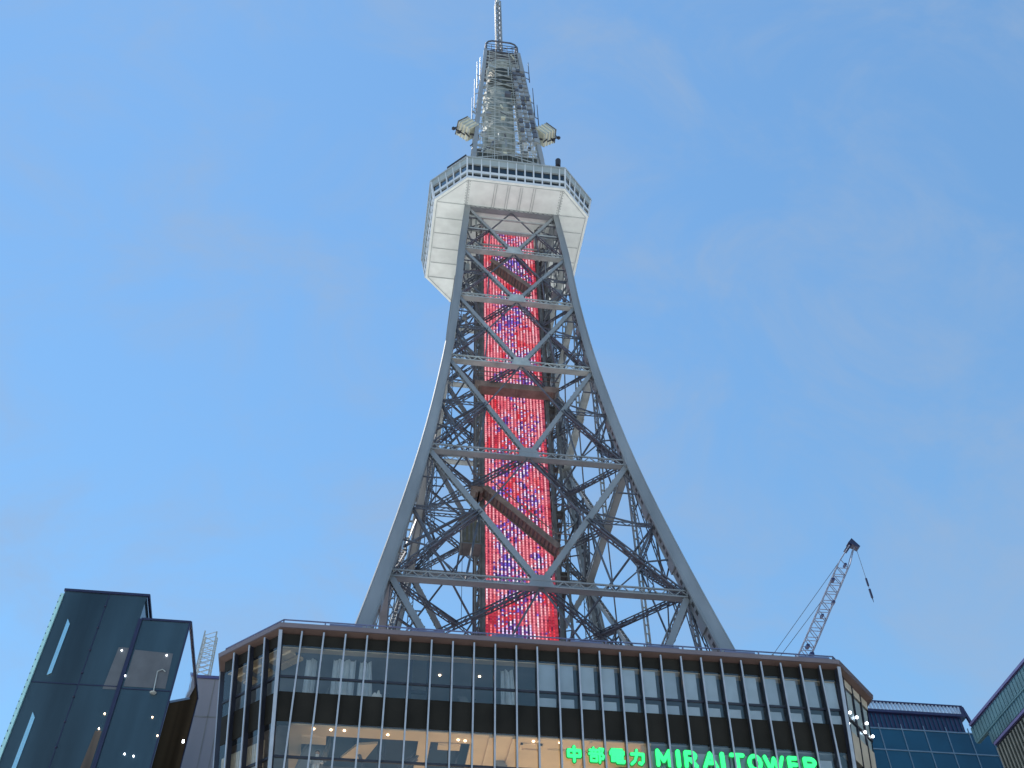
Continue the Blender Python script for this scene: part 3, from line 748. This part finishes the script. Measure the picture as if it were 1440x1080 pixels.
# downlights
def disk(x, y, z, mt, r=.055, par=base):
    m = MB(); m.lathe((x, y, z-.05), [(r*.6, 0), (r, .02), (r, .06)], 12); return m.build('downlight', mt, par)
for x, y in ((-11.47, -13.3), (-10.72, -13.3), (-10.13, -13.3), (-8.2, -13.15), (-5.04, -13.05), (-4.72, -13.0), (-1.65, -13.3), (-.44, -13.3)): disk(x, y, 23.69 if -12 < x < -10.9 and y > -12.7 else 23.8, M['warm'])
for x, y, z in ((-4.0, -12.5, 27.46), (-5.9, -12.4, 27.46), (4.9, -13.1, 27.46)): disk(x, y, z, M['warm'])
# added unseen fill lights shining up to brighten the lower rooms' tan ceilings
for x, wd, e in ((-8.4, 7.5, 62), (-.3, 7.5, 95)):
    la = bpy.data.lights.new('ceiling_fill', 'AREA'); la.shape = 'RECTANGLE'; la.size = wd; la.size_y = 3.2; la.energy = e; la.color = (1, .74, .46)
    lo_ = bpy.data.objects.new('ceiling_fill', la); col.objects.link(lo_); lo_.location = (x, -11.4, 20.2); lo_.rotation_euler = (math.pi, 0, 0)
# curtains
def curtain(x0, x1, y, z0, z1, lean=0):
    m = MB(); n = 36; pts = []
    for i in range(n+1):
        t = i/n; x = lerp(x0, x1, t); yy = y+.09*math.sin(t*(x1-x0)*16)+.03*math.sin(t*(x1-x0)*41)
        pts.append(((x, yy, z0), (lerp(x, x0+.1, lean), yy, z1)))
    for (a, b), (c, d) in zip(pts, pts[1:]): m.add([a, c, d, b, (a[0], a[1]+.03, a[2]), (c[0], c[1]+.03, c[2]), (d[0], d[1]+.03, d[2]), (b[0], b[1]+.03, b[2])], [(0, 1, 2, 3), (7, 6, 5, 4)])
    return m.build('curtain', M['curtain'], base)
curtain(-10.95, -9.9, -13.2, 25.25, 27.42); curtain(-9.75, -9.0, -13.15, 25.25, 27.42, .3); curtain(-3.1, -2.35, -13.2, 25.25, 27.42, .25)
curtain(-12.2, -11.7, -13.1, 25.25, 27.42)
m = MB()
for x in (-7.35, -6.55): m.box(x-.07, x+.07, -13.6, -13.45, 25.2, 27.42)
m.box(-7.35, -6.55, -13.6, -13.45, 25.7, 25.82); m.build('door_frame', M['fin'], base)
# frosted blinds behind the bays of the upper floor
for j in range(12, 27):
    x0 = -13.5+j; xx0, xx1 = x0+.07, x0+(.76 if j > 12 else .9)
    m = MB()
    for z0, z1, zz in ((25.98, 27.38, 0), (25.25, 25.72, 0)):
        ins = IN+.12
        f_ = lambda x, z: V((x, -r_m(z)+ins, z))
        m.slab([f_(xx0, z0), f_(xx1, z0), f_(xx1, z1), f_(xx0, z1)], (0, 1, 0), .02)
    m.build('blind', M[random.choice(['blind', 'blind', 'blind2'])], base)
for j in range(17, 26):  # pale panels added behind the sign to catch its green light
    x0 = -13.5+j; m = MB(); f_ = lambda x, z: V((x, -r_m(z)+IN+.5, z))
    m.slab([f_(x0+.05, 20), f_(x0+.97, 20), f_(x0+.97, 23.7), f_(x0+.05, 23.7)], (0, 1, 0), .02); m.build('blind', M['blind'], base)
# slatted curtains in the lower part of the angled corner
n, Ln = bays(7)
for j in range(1, 4):
    m = MB()
    for q in range(9):
        t0, t1 = (q+.05)/9, (q+.8)/9
        def e(t, z): return edge_at(7, j-1, n, z, IN+.1).lerp(edge_at(7, j, n, z, IN+.1), t)
        m.slab([e(t0, 20), e(t1, 20), e(t1, 23.3), e(t0, 23.3)], -fnr(7), .03)
    m.build('blind', M['slat'], base)
m = MB(); A, B = octb(21.75, IN-.03), octb(21.95, IN-.03); a, b = A[7], A[0].lerp(A[7], .25); c, d = B[7], B[0].lerp(B[7], .25)
m.slab([a, b, d, c], -fnr(7), .25); m.build('transom', M['violet'], base)
# lower corner panels and lamps on the corner coloured as sunlit
n, Ln = bays(1)
for j in range(n):
    m = MB(); f2 = lambda t, z: edge_at(1, j, n, z, IN-.015).lerp(edge_at(1, j+1, n, z, IN-.015), t)
    for z0, z1 in ((21.4+.3*(j % 2), 22.9), (19.2, 20.8)): m.slab([f2(.08, z0), f2(.92, z0), f2(.92, z1), f2(.08, z1)], -fnr(1), .02)
    m.build('spandrel', M['bronze'], base)
for j in range(n):
    m = MB(); f2 = lambda t, z: edge_at(1, j, n, z, IN+.035).lerp(edge_at(1, j+1, n, z, IN+.035), t)
    for z0, z1 in ((25.98, 27.5), (25.35, 25.85)): m.slab([f2(.12, z0), f2(.95, z0), f2(.95, z1), f2(.12, z1)], -fnr(1), .02)
    m.build('blind', M['cornerblind'], base)
for u, z in ((-.9, 26.2), (-.1, 26.3), (1.2, 26.55), (-1.35, 25.45), (.75, 25.9), (1.75, 26.1)):
    c = fpt(1, u, z, IN-.1); m = MB(); m.lathe(c, [(.02, -.07), (.065, -.035), (.065, .035), (.02, .07)], 12); m.build('lamp', M['cool'], base)

# people and small things behind the glass
def person(loc, face):
    root = thing('person', 'person in a white top sitting at the lower corner window of the glass building', 'person', loc)
    me = bpy.data.meshes.new('person_body'); b = bmesh.new(); lay = b.verts.layers.skin.verify()
    J = [((0, 0, .0), .15), ((0, 0, .25), .15), ((0, 0, .45), .17), ((0, 0, .56), .06), ((0, -.01, .66), .085), ((0, -.01, .76), .095), ((0, 0, .85), .06),
         ((-.2, 0, .47), .06), ((-.27, -.05, .25), .045), ((-.15, -.27, .17), .035), ((.2, 0, .47), .06), ((.27, -.05, .25), .045), ((.15, -.27, .17), .035),
         ((-.1, -.38, .0), .075), ((.1, -.38, .0), .075), ((-.1, -.42, -.42), .05), ((.1, -.42, -.42), .05), ((-.1, -.55, -.45), .04), ((.1, -.55, -.45), .04)]
    E_ = [(0, 1), (1, 2), (2, 3), (3, 4), (4, 5), (5, 6), (2, 7), (7, 8), (8, 9), (2, 10), (10, 11), (11, 12), (0, 13), (0, 14), (13, 15), (14, 16), (15, 17), (16, 18)]
    vs = []
    for p_, r_ in J: v = b.verts.new(p_); v[lay].radius = (r_, r_); vs.append(v)
    vs[0][lay].use_root = True
    for a, c in E_: b.edges.new((vs[a], vs[c]))
    b.to_mesh(me); b.free()
    o = bpy.data.objects.new('body', me); col.objects.link(o); o.parent = root
    me.materials.append(M['shirt']); o.modifiers.new('skin', 'SKIN').use_smooth_shade = True; s2 = o.modifiers.new('sub', 'SUBSURF'); s2.levels = 1; s2.render_levels = 2
    m = MB(); m.lathe(V(loc)+V((0, -.015, 0)), [(.06, .64), (.092, .70), (.092, .76), (.06, .79)], 16); m.build('face', M['skin'], root, True)
    m = MB(); m.lathe(V(loc)+V((0, .015, 0)), [(.095, .70), (.108, .77), (.09, .84), (.03, .88)], 16); m.build('hair', M['hair'], root, True)
    return root
person((-11.2, -12.95, 22.1), 0)
ch = thing('chair', 'dark stool under the person in white at the lower window', 'chair', (-11.2, -12.9, ZL))
m = MB(); m.box(-11.45, -10.95, -13.15, -12.65, 21.88, 21.95); m.build('seat', M['fin'], ch)
for sx in (-1, 1):
    for sy in (-1, 1): m = MB(); m.bar((-11.2+sx*.2, -12.9+sy*.2, ZL), (-11.2+sx*.2, -12.9+sy*.2, 21.88), .06); m.build('leg', M['fin'], ch)
m = MB()
for x, h, t in ((-8.95, .42, .2), (-8.78, .55, .16), (-8.68, .36, .14), (-9.2, .08, .3)):
    m.hexa([(x-t, -13.6, 25.22), (x+t, -13.6, 25.22), (x+t, -13.3, 25.22), (x-t, -13.3, 25.22)], [(x-t*.1, -13.5, 25.22+h), (x+t*.3, -13.5, 25.22+h), (x+t*.3, -13.42, 25.22+h), (x-t*.1, -13.42, 25.22+h)])
tag(m.build('folded_cloth', M['cloth']), 'white folded cloth standing on the upper window sill of the glass building', 'cloth')

# ------------------------------------------------------------------ green sign
sign = thing('illuminated_sign', 'green glowing sign reading 中部電力 MIRAI TOWER across the lower glass', 'sign', (0, -13.9, 22.6))
def spos(x, z): return V((x, -r_m(z)+.14, z))
def stroke(m, pts, w, mi=0, out=.10):
    P_ = [V((x, 0, z)) for x, z in pts]
    for a, b in zip(P_, P_[1:]):
        d = (b-a); d.normalize(); n = V((-d.z, 0, d.x))*w/2; ring = []
        K = 6
        for i in range(K+1):
            t = math.pi*i/K; ring.append(a+n*math.cos(t)-d*(w/2)*math.sin(t))
        for i in range(K+1):
            t = math.pi*i/K; ring.append(b-n*math.cos(t)+d*(w/2)*math.sin(t))
        f_ = [spos(p.x, p.z)+V((0, -out, 0)) for p in ring]; k_ = [spos(p.x, p.z) for p in ring]
        off = stroke.k*.0009; stroke.k += 1
        f_ = [p+V((0, -off, 0)) for p in f_]
        m.hexa(k_, f_, mi)
stroke.k = 0
def arc(cx, cz, rx, rz, a0, a1, n=14): return [(cx+rx*math.cos(math.radians(lerp(a0, a1, i/n))), cz+rz*math.sin(math.radians(lerp(a0, a1, i/n)))) for i in range(n+1)]
GLY = {
 '中': [[(.1, .75), (.9, .75), (.9, .35), (.1, .35), (.1, .75)], [(.5, 1), (.5, 0)]],
 '部': [[(.3, 1), (.3, .86)], [(.05, .84), (.58, .84)], [(.17, .78), (.22, .64)], [(.46, .78), (.40, .64)], [(.02, .58), (.6, .58)], [(.12, .4), (.5, .4), (.5, .08), (.12, .08), (.12, .4)], [(.7, .95), (.7, 0)], [(.7, .93), (.95, .93), (.84, .62), (.96, .42), (.92, .25), (.78, .25)]],
 '電': [[(.15, .97), (.85, .97)], [(.06, .62), (.06, .82), (.94, .82), (.94, .62)], [(.5, .97), (.5, .58)], [(.2, .72), (.38, .72)], [(.62, .72), (.8, .72)], [(.2, .61), (.38, .61)], [(.62, .61), (.8, .61)], [(.14, .5), (.86, .5), (.86, .16), (.14, .16), (.14, .5)], [(.14, .33), (.86, .33)], [(.5, .5), (.5, .04), (.95, .04), (.97, .16)]],
 '力': [[(.08, .72), (.9, .72), (.86, .2), (.74, .04), (.6, .1)], [(.45, .98), (.42, .6), (.3, .25), (.06, .02)]],
 'M': [[(0, 0), (0, 1), (.5, .3), (1, 1), (1, 0)]], 'I': [[(.5, 0), (.5, 1)]],
 'R': [[(0, 0), (0, 1), (.5, 1)]+arc(.5, .74, .46, .26, 90, -90)+[(0, .48)], [(.45, .48), (1, 0)]],
 'A': [[(0, 0), (.5, 1), (1, 0)], [(.2, .33), (.8, .33)]], 'T': [[(0, 1), (1, 1)], [(.5, 1), (.5, 0)]],
 'O': [arc(.5, .5, .5, .5, 0, 360, 24)], 'W': [[(0, 1), (.27, 0), (.5, .9), (.73, 0), (1, 1)]],
 'E': [[(1, 1), (0, 1), (0, 0), (1, 0)], [(0, .52), (.85, .52)]],
}
for ch_, x0, x1, wd in (('中', -.28, .44, .12), ('部', .73, 1.47, .09), ('電', 1.67, 2.41, .08), ('力', 2.62, 3.34, .12),
        ('M', 3.84, 4.52, .17), ('I', 4.72, 5.0, .2), ('R', 5.15, 5.75, .17), ('A', 6.0, 6.7, .17), ('I', 6.8, 7.06, .2),
        ('T', 7.3, 7.98, .17), ('O', 8.12, 8.78, .17), ('W', 8.88, 9.85, .155), ('E', 10.03, 10.55, .17), ('R', 10.78, 11.4, .17)):
    m = MB(); kan = ord(ch_) > 200; zl, zh = (22.70, 23.34) if kan else (22.74, 23.37); x0, x1 = (x0+.03, x1-.03) if kan or ch_ == 'I' else (x0+.07, x1-.07)
    for st in GLY[ch_]: stroke(m, [(lerp(x0, x1, p), lerp(zl, zh, q)) for p, q in st], wd)
    stroke.k = 0
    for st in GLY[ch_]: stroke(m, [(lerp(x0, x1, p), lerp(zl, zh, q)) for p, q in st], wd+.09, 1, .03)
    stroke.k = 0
    m.build('letter', [M['green'], M['greenhalo']], sign)

# ------------------------------------------------------------------ dark blue glass building at the side
lb = thing('dark_glass_building', 'dark blue glass building with leaning edge and pale slit windows', 'building', (-24, 3, G))
def lp(x, z, y=0.0): return V((x-.032*(39.5-z), y, z))   # its faces lean slightly outward to the top
zt1, zt2 = 39.55, 37.83
m = MB(); m.hexa([lp(-27.99, G), lp(-23.12, G), lp(-23.12, G, 14), lp(-27.99, G, 14)], [lp(-27.99, zt1), lp(-23.12, zt1), lp(-23.12, zt1-1.3, 14), lp(-27.99, zt1-1.3, 14)])
m.build('facade', M['navyglass'], lb)
m = MB(); m.hexa([lp(-23.02, G), lp(-20.15, G), lp(-20.15, G, 8.6), lp(-23.02, G, 8.6)], [lp(-23.02, 32.3), lp(-20.15, 32.3), lp(-20.15, 32.3, 8.6), lp(-23.02, 32.3, 8.6)])
m.build('annex', M['navyglass'], lb)
m = MB(); m.slab([lp(-23.02, 32.3), lp(-20.15, 32.3), lp(-20.15, zt2), lp(-23.02, zt2)], (0, 1, 0), .08); m.build('annex_front', M['navyglass'], lb)
# clear parapet glass along the annex side, then a solid brown part at its far end
def side(pts, x=-20.12): return [lp(x, z, y) for y, z in pts]
m = MB(); m.slab(side([(.1, 32.5), (5.74, 36.1), (7.0, zt2-.08), (.1, zt2-.08)]), (-1, 0, 0), .03); m.build('parapet_glass', M['clear'], lb)
m = MB(); m.slab(side([(.02, G), (8.58, G), (8.58, zt2-.07), (7.02, zt2-.07), (5.76, 36.08), (.02, 32.4)], -20.1), (-1, 0, 0), .05); m.build('side_wall', M['bronzeglass'], lb)
m = MB()
m.bar(lp(-28.05, zt1+.04), lp(-22.95, zt1+.04), .16, .16); m.bar(lp(-23.02, zt1+.04), lp(-23.02, zt1-.2, 3), .16, .16); m.bar(lp(-23.02, zt2+.04), lp(-20.08, zt2+.04), .12, .14)
m.bar(lp(-20.1, zt2+.04), lp(-20.1, zt2+.04, 8.7), .14, .14); m.bar(lp(-20.1, zt2, 8.65), lp(-20.1, G, 8.65), .12, .12); m.bar(lp(-20.12, zt2, -.03), lp(-20.12, G, -.03), .09, .09)
m.bar(lp(-23.06, zt2, -.05), lp(-23.06, G, -.05), .22, .12); m.bar(lp(-20.1, 32.45, .05), lp(-20.1, 36.1, 5.74), .1, .1)
m.build('edge_frame', M['navyframe'], lb)
m = MB(); m.bar(lp(-28.06, zt1-.3, -.06), lp(-28.06, G, -.06), .2, .16); m.build('edge_strip', M['cyanpaint'], lb)
for z in [zt1-.5-.45*i for i in range(90)]:
    m = MB(); m.box(lp(0, z).x-28.15, lp(0, z).x-28.11, -.15, -.135, z-.05, z+.05); m.build('edge_clip', M['navyframe'], lb)
for z0, z1 in ((33.65, 37.5), (27.0, 31.3), (20.4, 24.6)):
    m = MB(); m.slab([lp(-27.22, z0, -.02), lp(-27.0, z0+.15, -.02), lp(-27.0, z1-.35, -.02), lp(-27.22, z1, -.02)], (0, -1, 0), .05); m.build('slit_window', M['cyan'], lb)
# fixing dots, panel joints
m = MB()
for z in [38.6-1.55*i for i in range(18)]: c = lp(-25.35, z, -.03); m.lathe(c, [(.05, -.05), (.07, 0), (.05, .05)], 8)
for z in (33.2, 27.6): m.bar(lp(-27.9, z, -.01), lp(-23.2, z, -.01), .05, .05)
m.bar(lp(-25.35, zt1, -.005), lp(-25.35, G, -.005), .05, .03)
for z in (33.1, 28.2): m.bar(lp(-22.9, z, -.01), lp(-20.2, z, -.01), .05, .05)
m.build('facade_joint', M['navyframe'], lb)
m = MB(); m.slab([lp(-23.95, 33.0, -.012), lp(-23.2, 33.0, -.012), lp(-23.2, 35.8, -.012), lp(-23.8, 35.8, -.012)], (0, -1, 0), .004)
m.slab([lp(-22.85, 33.25, -.012), lp(-20.5, 33.25, -.012), lp(-20.62, 35.6, -.012), lp(-22.85, 35.7, -.012)], (0, -1, 0), .004)
m.build('grey_panel', M['room'], lb)
m = MB(); m.slab([lp(-23.9, 26.0, -.012), lp(-23.25, 26.0, -.012), lp(-23.25, 30.4, -.012), lp(-23.6, 30.4, -.012)], (0, -1, 0), .004)
m.build('warm_panel', mat('brown_room_panel', (.10, .075, .06), .6, 0, .5, 1.2, streak=True), lb)
for x, z, mt in ((-23.69, 35.58, 'cool'), (-21.08, 35.43, 'cool'), (-23.1, 33.91, 'cool'), (-23.64, 31.44, 'warm'), (-23.72, 30.52, 'warm'), (-21.02, 31.39, 'warm'), (-20.5, 30.28, 'warm'), (-21.5, 29.0, 'cool'), (-22.0, 29.1, 'cool')):
    m = MB(); m.lathe(V((x, -.06, z)), [(.015, -.05), (.04, -.025), (.04, .025), (.015, .05)], 10); m.build('lamp', M[mt], lb)
m = MB(); m.bar((-21.3, -.1, 32.95), (-21.35, -.1, 34.3), .07, n=8); m.bar((-21.35, -.1, 34.3), (-21.1, -.1, 34.45), .07, n=8); m.bar((-21.1, -.1, 34.45), (-20.9, -.1, 34.3), .06, n=8); m.lathe((-21.3, -.12, 32.85), [(.16, 0), (.2, .05), (.04, .14)], 12)
m.build('lamp_reflection', M['steel_lt'], lb)  # stands for a lamp pole's reflection in the glass, built as a shape
m = MB(); m.lathe(lp(-20.05, 33.95, 7.2), [(.02, -.1), (.07, -.08), (.07, .08), (.02, .1)], 10); m.build('lamp', M['cool'], lb)

# mauve-grey building and white lattice behind it
gb = thing('grey_building', 'plain mauve grey building in the gap between dark and glass buildings', 'building', (-20, 22, G))
m = MB(); m.box(-25, -17.5, 18, 28, G, 45.05); m.build('wall', M['mauve'], gb)
m = MB(); m.box(-25.1, -17.4, 17.9, 28.1, 45.06, 45.3); m.build('roof', M['violet'], gb)
m = MB(); m.box(-25, -17.5, 17.97, 18, 41.8, 41.9)
for x in (-24, -22.2, -20.6, -19.8, -18.6): m.box(x-.03, x+.03, 17.97, 18, G, 45.0)
m.build('panel_joint', M['core'], gb)
lt = thing('lattice_mast', 'white pointed lattice mast rising behind the mauve grey building', 'mast', (-23.6, 30, G))
m = MB()
for k in range(4):
    a, b = rot((-1.5, -1.5, 0), k), rot((1.5, -1.5, 0), k); c0 = V((-23.5, 30, 0))
    m.bar(c0+a+V((0, 0, G)), c0+a*.35+V((0, 0, 57.0)), .12)
    for i in range(30):
        z0, z1 = 42+i*.5, 42.5+i*.5; f0, f1 = 1-.65*(z0+2.5)/59.5, 1-.65*(z1+2.5)/59.5
        m.bar(c0+a*f0+V((0, 0, z0)), c0+b*f1+V((0, 0, z1)), .05)
m.build('frame', M['steel_lt'], lt)
m = MB()
for i in range(24):
    z = 45+i*.45; m.bar((-24.0, 29.6, z), (-23.1, 29.6, z+.35), .06)
m.build('ladder', M['louvre'], lt)

# ------------------------------------------------------------------ crane far behind
cr_ = thing('crane', 'pale lattice boom crane standing behind the glass building with its hook hanging', 'crane', (46, 60, G))
b0, b1 = V((44.5, 60, 71.5)), V((61.2, 60, 99.2)); D = (b1-b0).normalized(); sd2 = V((D.z, 0, -D.x))
m = MB(); npan = 30
for s1 in (-1, 1):
    for s2 in (-1, 1):
        e0 = b0+sd2*.75*s1+V((0, .75*s2, 0)); eb = b1-D*4+sd2*.75*s1+V((0, .75*s2, 0)); e1 = b1+sd2*.35*s1+V((0, .35*s2, 0))
        m.bar(e0, eb, .13); m.bar(eb, e1, .12)
Lb = (b1-D*4-b0).length
for i in range(npan):
    p0, p1 = b0+D*(Lb*i/npan), b0+D*(Lb*(i+1)/npan); k = 1 if i % 2 else -1
    for s2 in (-1, 1): m.bar(p0+sd2*.75*k+V((0, .75*s2, 0)), p1-sd2*.75*k+V((0, .75*s2, 0)), .08)
    for s1 in (-1, 1): m.bar(p0+sd2*.75*s1+V((0, .75*k, 0)), p1+sd2*.75*s1+V((0, -.75*k, 0)), .08)
m.build('boom', M['crane'], cr_)
for q, s1, sz in ((.3, 1, .5), (.33, -.2, .4), (.62, .9, .35), (.74, -.8, .4), (.52, 0, .3), (.86, .2, .3), (.2, -.8, .4)):
    c = b0+D*((b1-b0).length*q)+sd2*.75*s1; m = MB(); m.box(c.x-sz/2, c.x+sz/2, 59, 59.8, c.z-sz/2, c.z+sz/2); m.build('boom_fitting', M['navy'], cr_)
m = MB(); c = b1+D*.3; m.hexa([c-sd2*.7+V((0, -.5, 0)), c+sd2*1.0+V((0, -.5, 0)), c+sd2*1.0+V((0, .5, 0)), c-sd2*.7+V((0, .5, 0))], [c+D*1.2-sd2*.5+V((0, -.4, 0)), c+D*.5+sd2*1.1+V((0, -.4, 0)), c+D*.5+sd2*1.1+V((0, .4, 0)), c+D*1.2-sd2*.5+V((0, .4, 0))])
m.bar(c-D*1.6-sd2*.5, c-sd2*.3, .5); m.build('boom_head', M['navyframe'], cr_)
m = MB(); hk = V((62.0, 60, 99.0)); m.bar(hk, V((62.0, 60, 93.6)), .05); m.build('hoist_rope', M['steel_dk'], cr_)
m = MB(); m.bar((62, 60, 93.6), (62, 60, 92.3), .3, n=8); m.bar((62, 60, 92.3), (62, 60, 91.9), .06); m.bar((62, 60, 91.7), (62, 60, 90.2), .34, n=8); m.bar((62, 60, 90.2), (62, 60, 89.4), .16, n=8, w2=.05); m.build('hook_block', M['navyframe'], cr_)
m = MB()
for (qx, dy, e) in ((.86, -.4, V((36.5, 59.6, 69))), (.62, .4, V((38.0, 60.4, 70)))):
    s_ = b0+D*((b1-b0).length*qx)-sd2*.8+V((0, dy, 0)); m.bar(s_, e, .07); t_ = s_.lerp(e, .62); m.bar(t_, s_.lerp(e, .65), .26)
m.build('pendant_line', M['steel_dk'], cr_)
m = MB(); m.bar((44.5, 60, G), (44.5, 60, 68), 2.4); m.box(37, 48, 58.4, 61.6, 67.5, 71.5); m.build('crane_base', M['crane'], cr_)

# ------------------------------------------------------------------ blue glass building
bb = thing('blue_glass_building', 'teal blue gridded glass building with louvred top beside the glass corner', 'building', (40, 26, G))
m = MB(); m.box(20, 46.5, 20, 34, G, 45.5); m.build('facade', M['blueglass'], bb)
m = MB(); m.box(20, 42.3, 20.3, 30, 45.5, 47.2); m.box(20, 42.75, 20.0, 30, 47.05, 47.3); m.build('plant_wall', M['navy'], bb)
m = MB(); x = 33.0
while x < 42.4:
    m.hexa([(x, 20.0, 47.3), (x+.17, 20.0, 47.3), (x+.17, 20.2, 47.3), (x, 20.2, 47.3)], [(x-.04, 20.0, 48.0), (x+.13, 20.0, 48.0), (x+.13, 20.2, 48.0), (x-.04, 20.2, 48.0)]); x += .34
m.build('louvre', M['louvre'], bb)
m = MB(); m.box(20, 42.6, 19.95, 20.25, 48.0, 48.1); m.box(42.3, 42.6, 20, 30, 47.3, 48.1); m.bar((42.6, 20.1, 48.0), (43.1, 20.1, 45.9), .22); m.build('roof_rim', M['navy'], bb)
m = MB()
for z in (45.45, 43.5, 41.6, 39.6, 37.6): m.box(20, 46.5, 19.93, 20.0, z-.05, z+.05)
for x in [28.2+2.02*i for i in range(9)]: m.box(x-.04, x+.04, 19.94, 20.0, G, 45.9)
m.build('glazing_bar', M['bluebar'], bb)
m = MB(); x = 30.0
while x < 42: m.box(x, x+.06, 20.22, 20.3, 45.6, 47.0); x += .4
m.build('plant_rib', M['blueglass'], bb)

# ------------------------------------------------------------------ ribbed building on the far side
rb = thing('ribbed_building', 'dark ribbed building with pale teal louvred parapet at the picture edge', 'building', (44, 4, G))
X0 = 38.0
m = MB(); m.box(X0+.3, X0+14, -24, 11.2, G, 40.4); m.build('wall', M['ribdark'], rb)
m = MB(); y = -24.0
while y < 11.0: m.box(X0+.1, X0+.3, y, y+.16, G, 39.0); y += .42
m.build('wall_rib', mat('dark_rib', (.10, .115, .11), .5, 0, .2, 1), rb)
m = MB(); m.box(X0+.06, X0+.34, -24, 11.1, 39.25, 39.45); m.build('violet_band', M['violet'], rb)
m = MB(); m.box(X0+.15, X0+14, -24, 13.2, 41.95, 42.15); m.box(X0+.03, X0+.15, -24, 13.2, 42.0, 42.2); m.build('roof_rim', M['violet'], rb)
m = MB(); m.box(X0+.12, X0+.3, -24, 13.1, 40.65, 41.85); y = -24.0
while y < 13: m.box(X0+.09, X0+.12, y, y+.30, 40.7, 41.85); y += .44
m.build('louvre', M['teal'], rb)
m = MB(); m.box(X0+.1, X0+.32, -24, 11.3, 39.5, 40.5); y = -24.0
while y < 11.2: m.box(X0+.07, X0+.1, y, y+.24, 39.52, 40.5); y += .36
m.box(X0+.04, X0+.36, -24, 13.1, 40.5, 40.62)
m.build('louvre', M['teal'], rb)
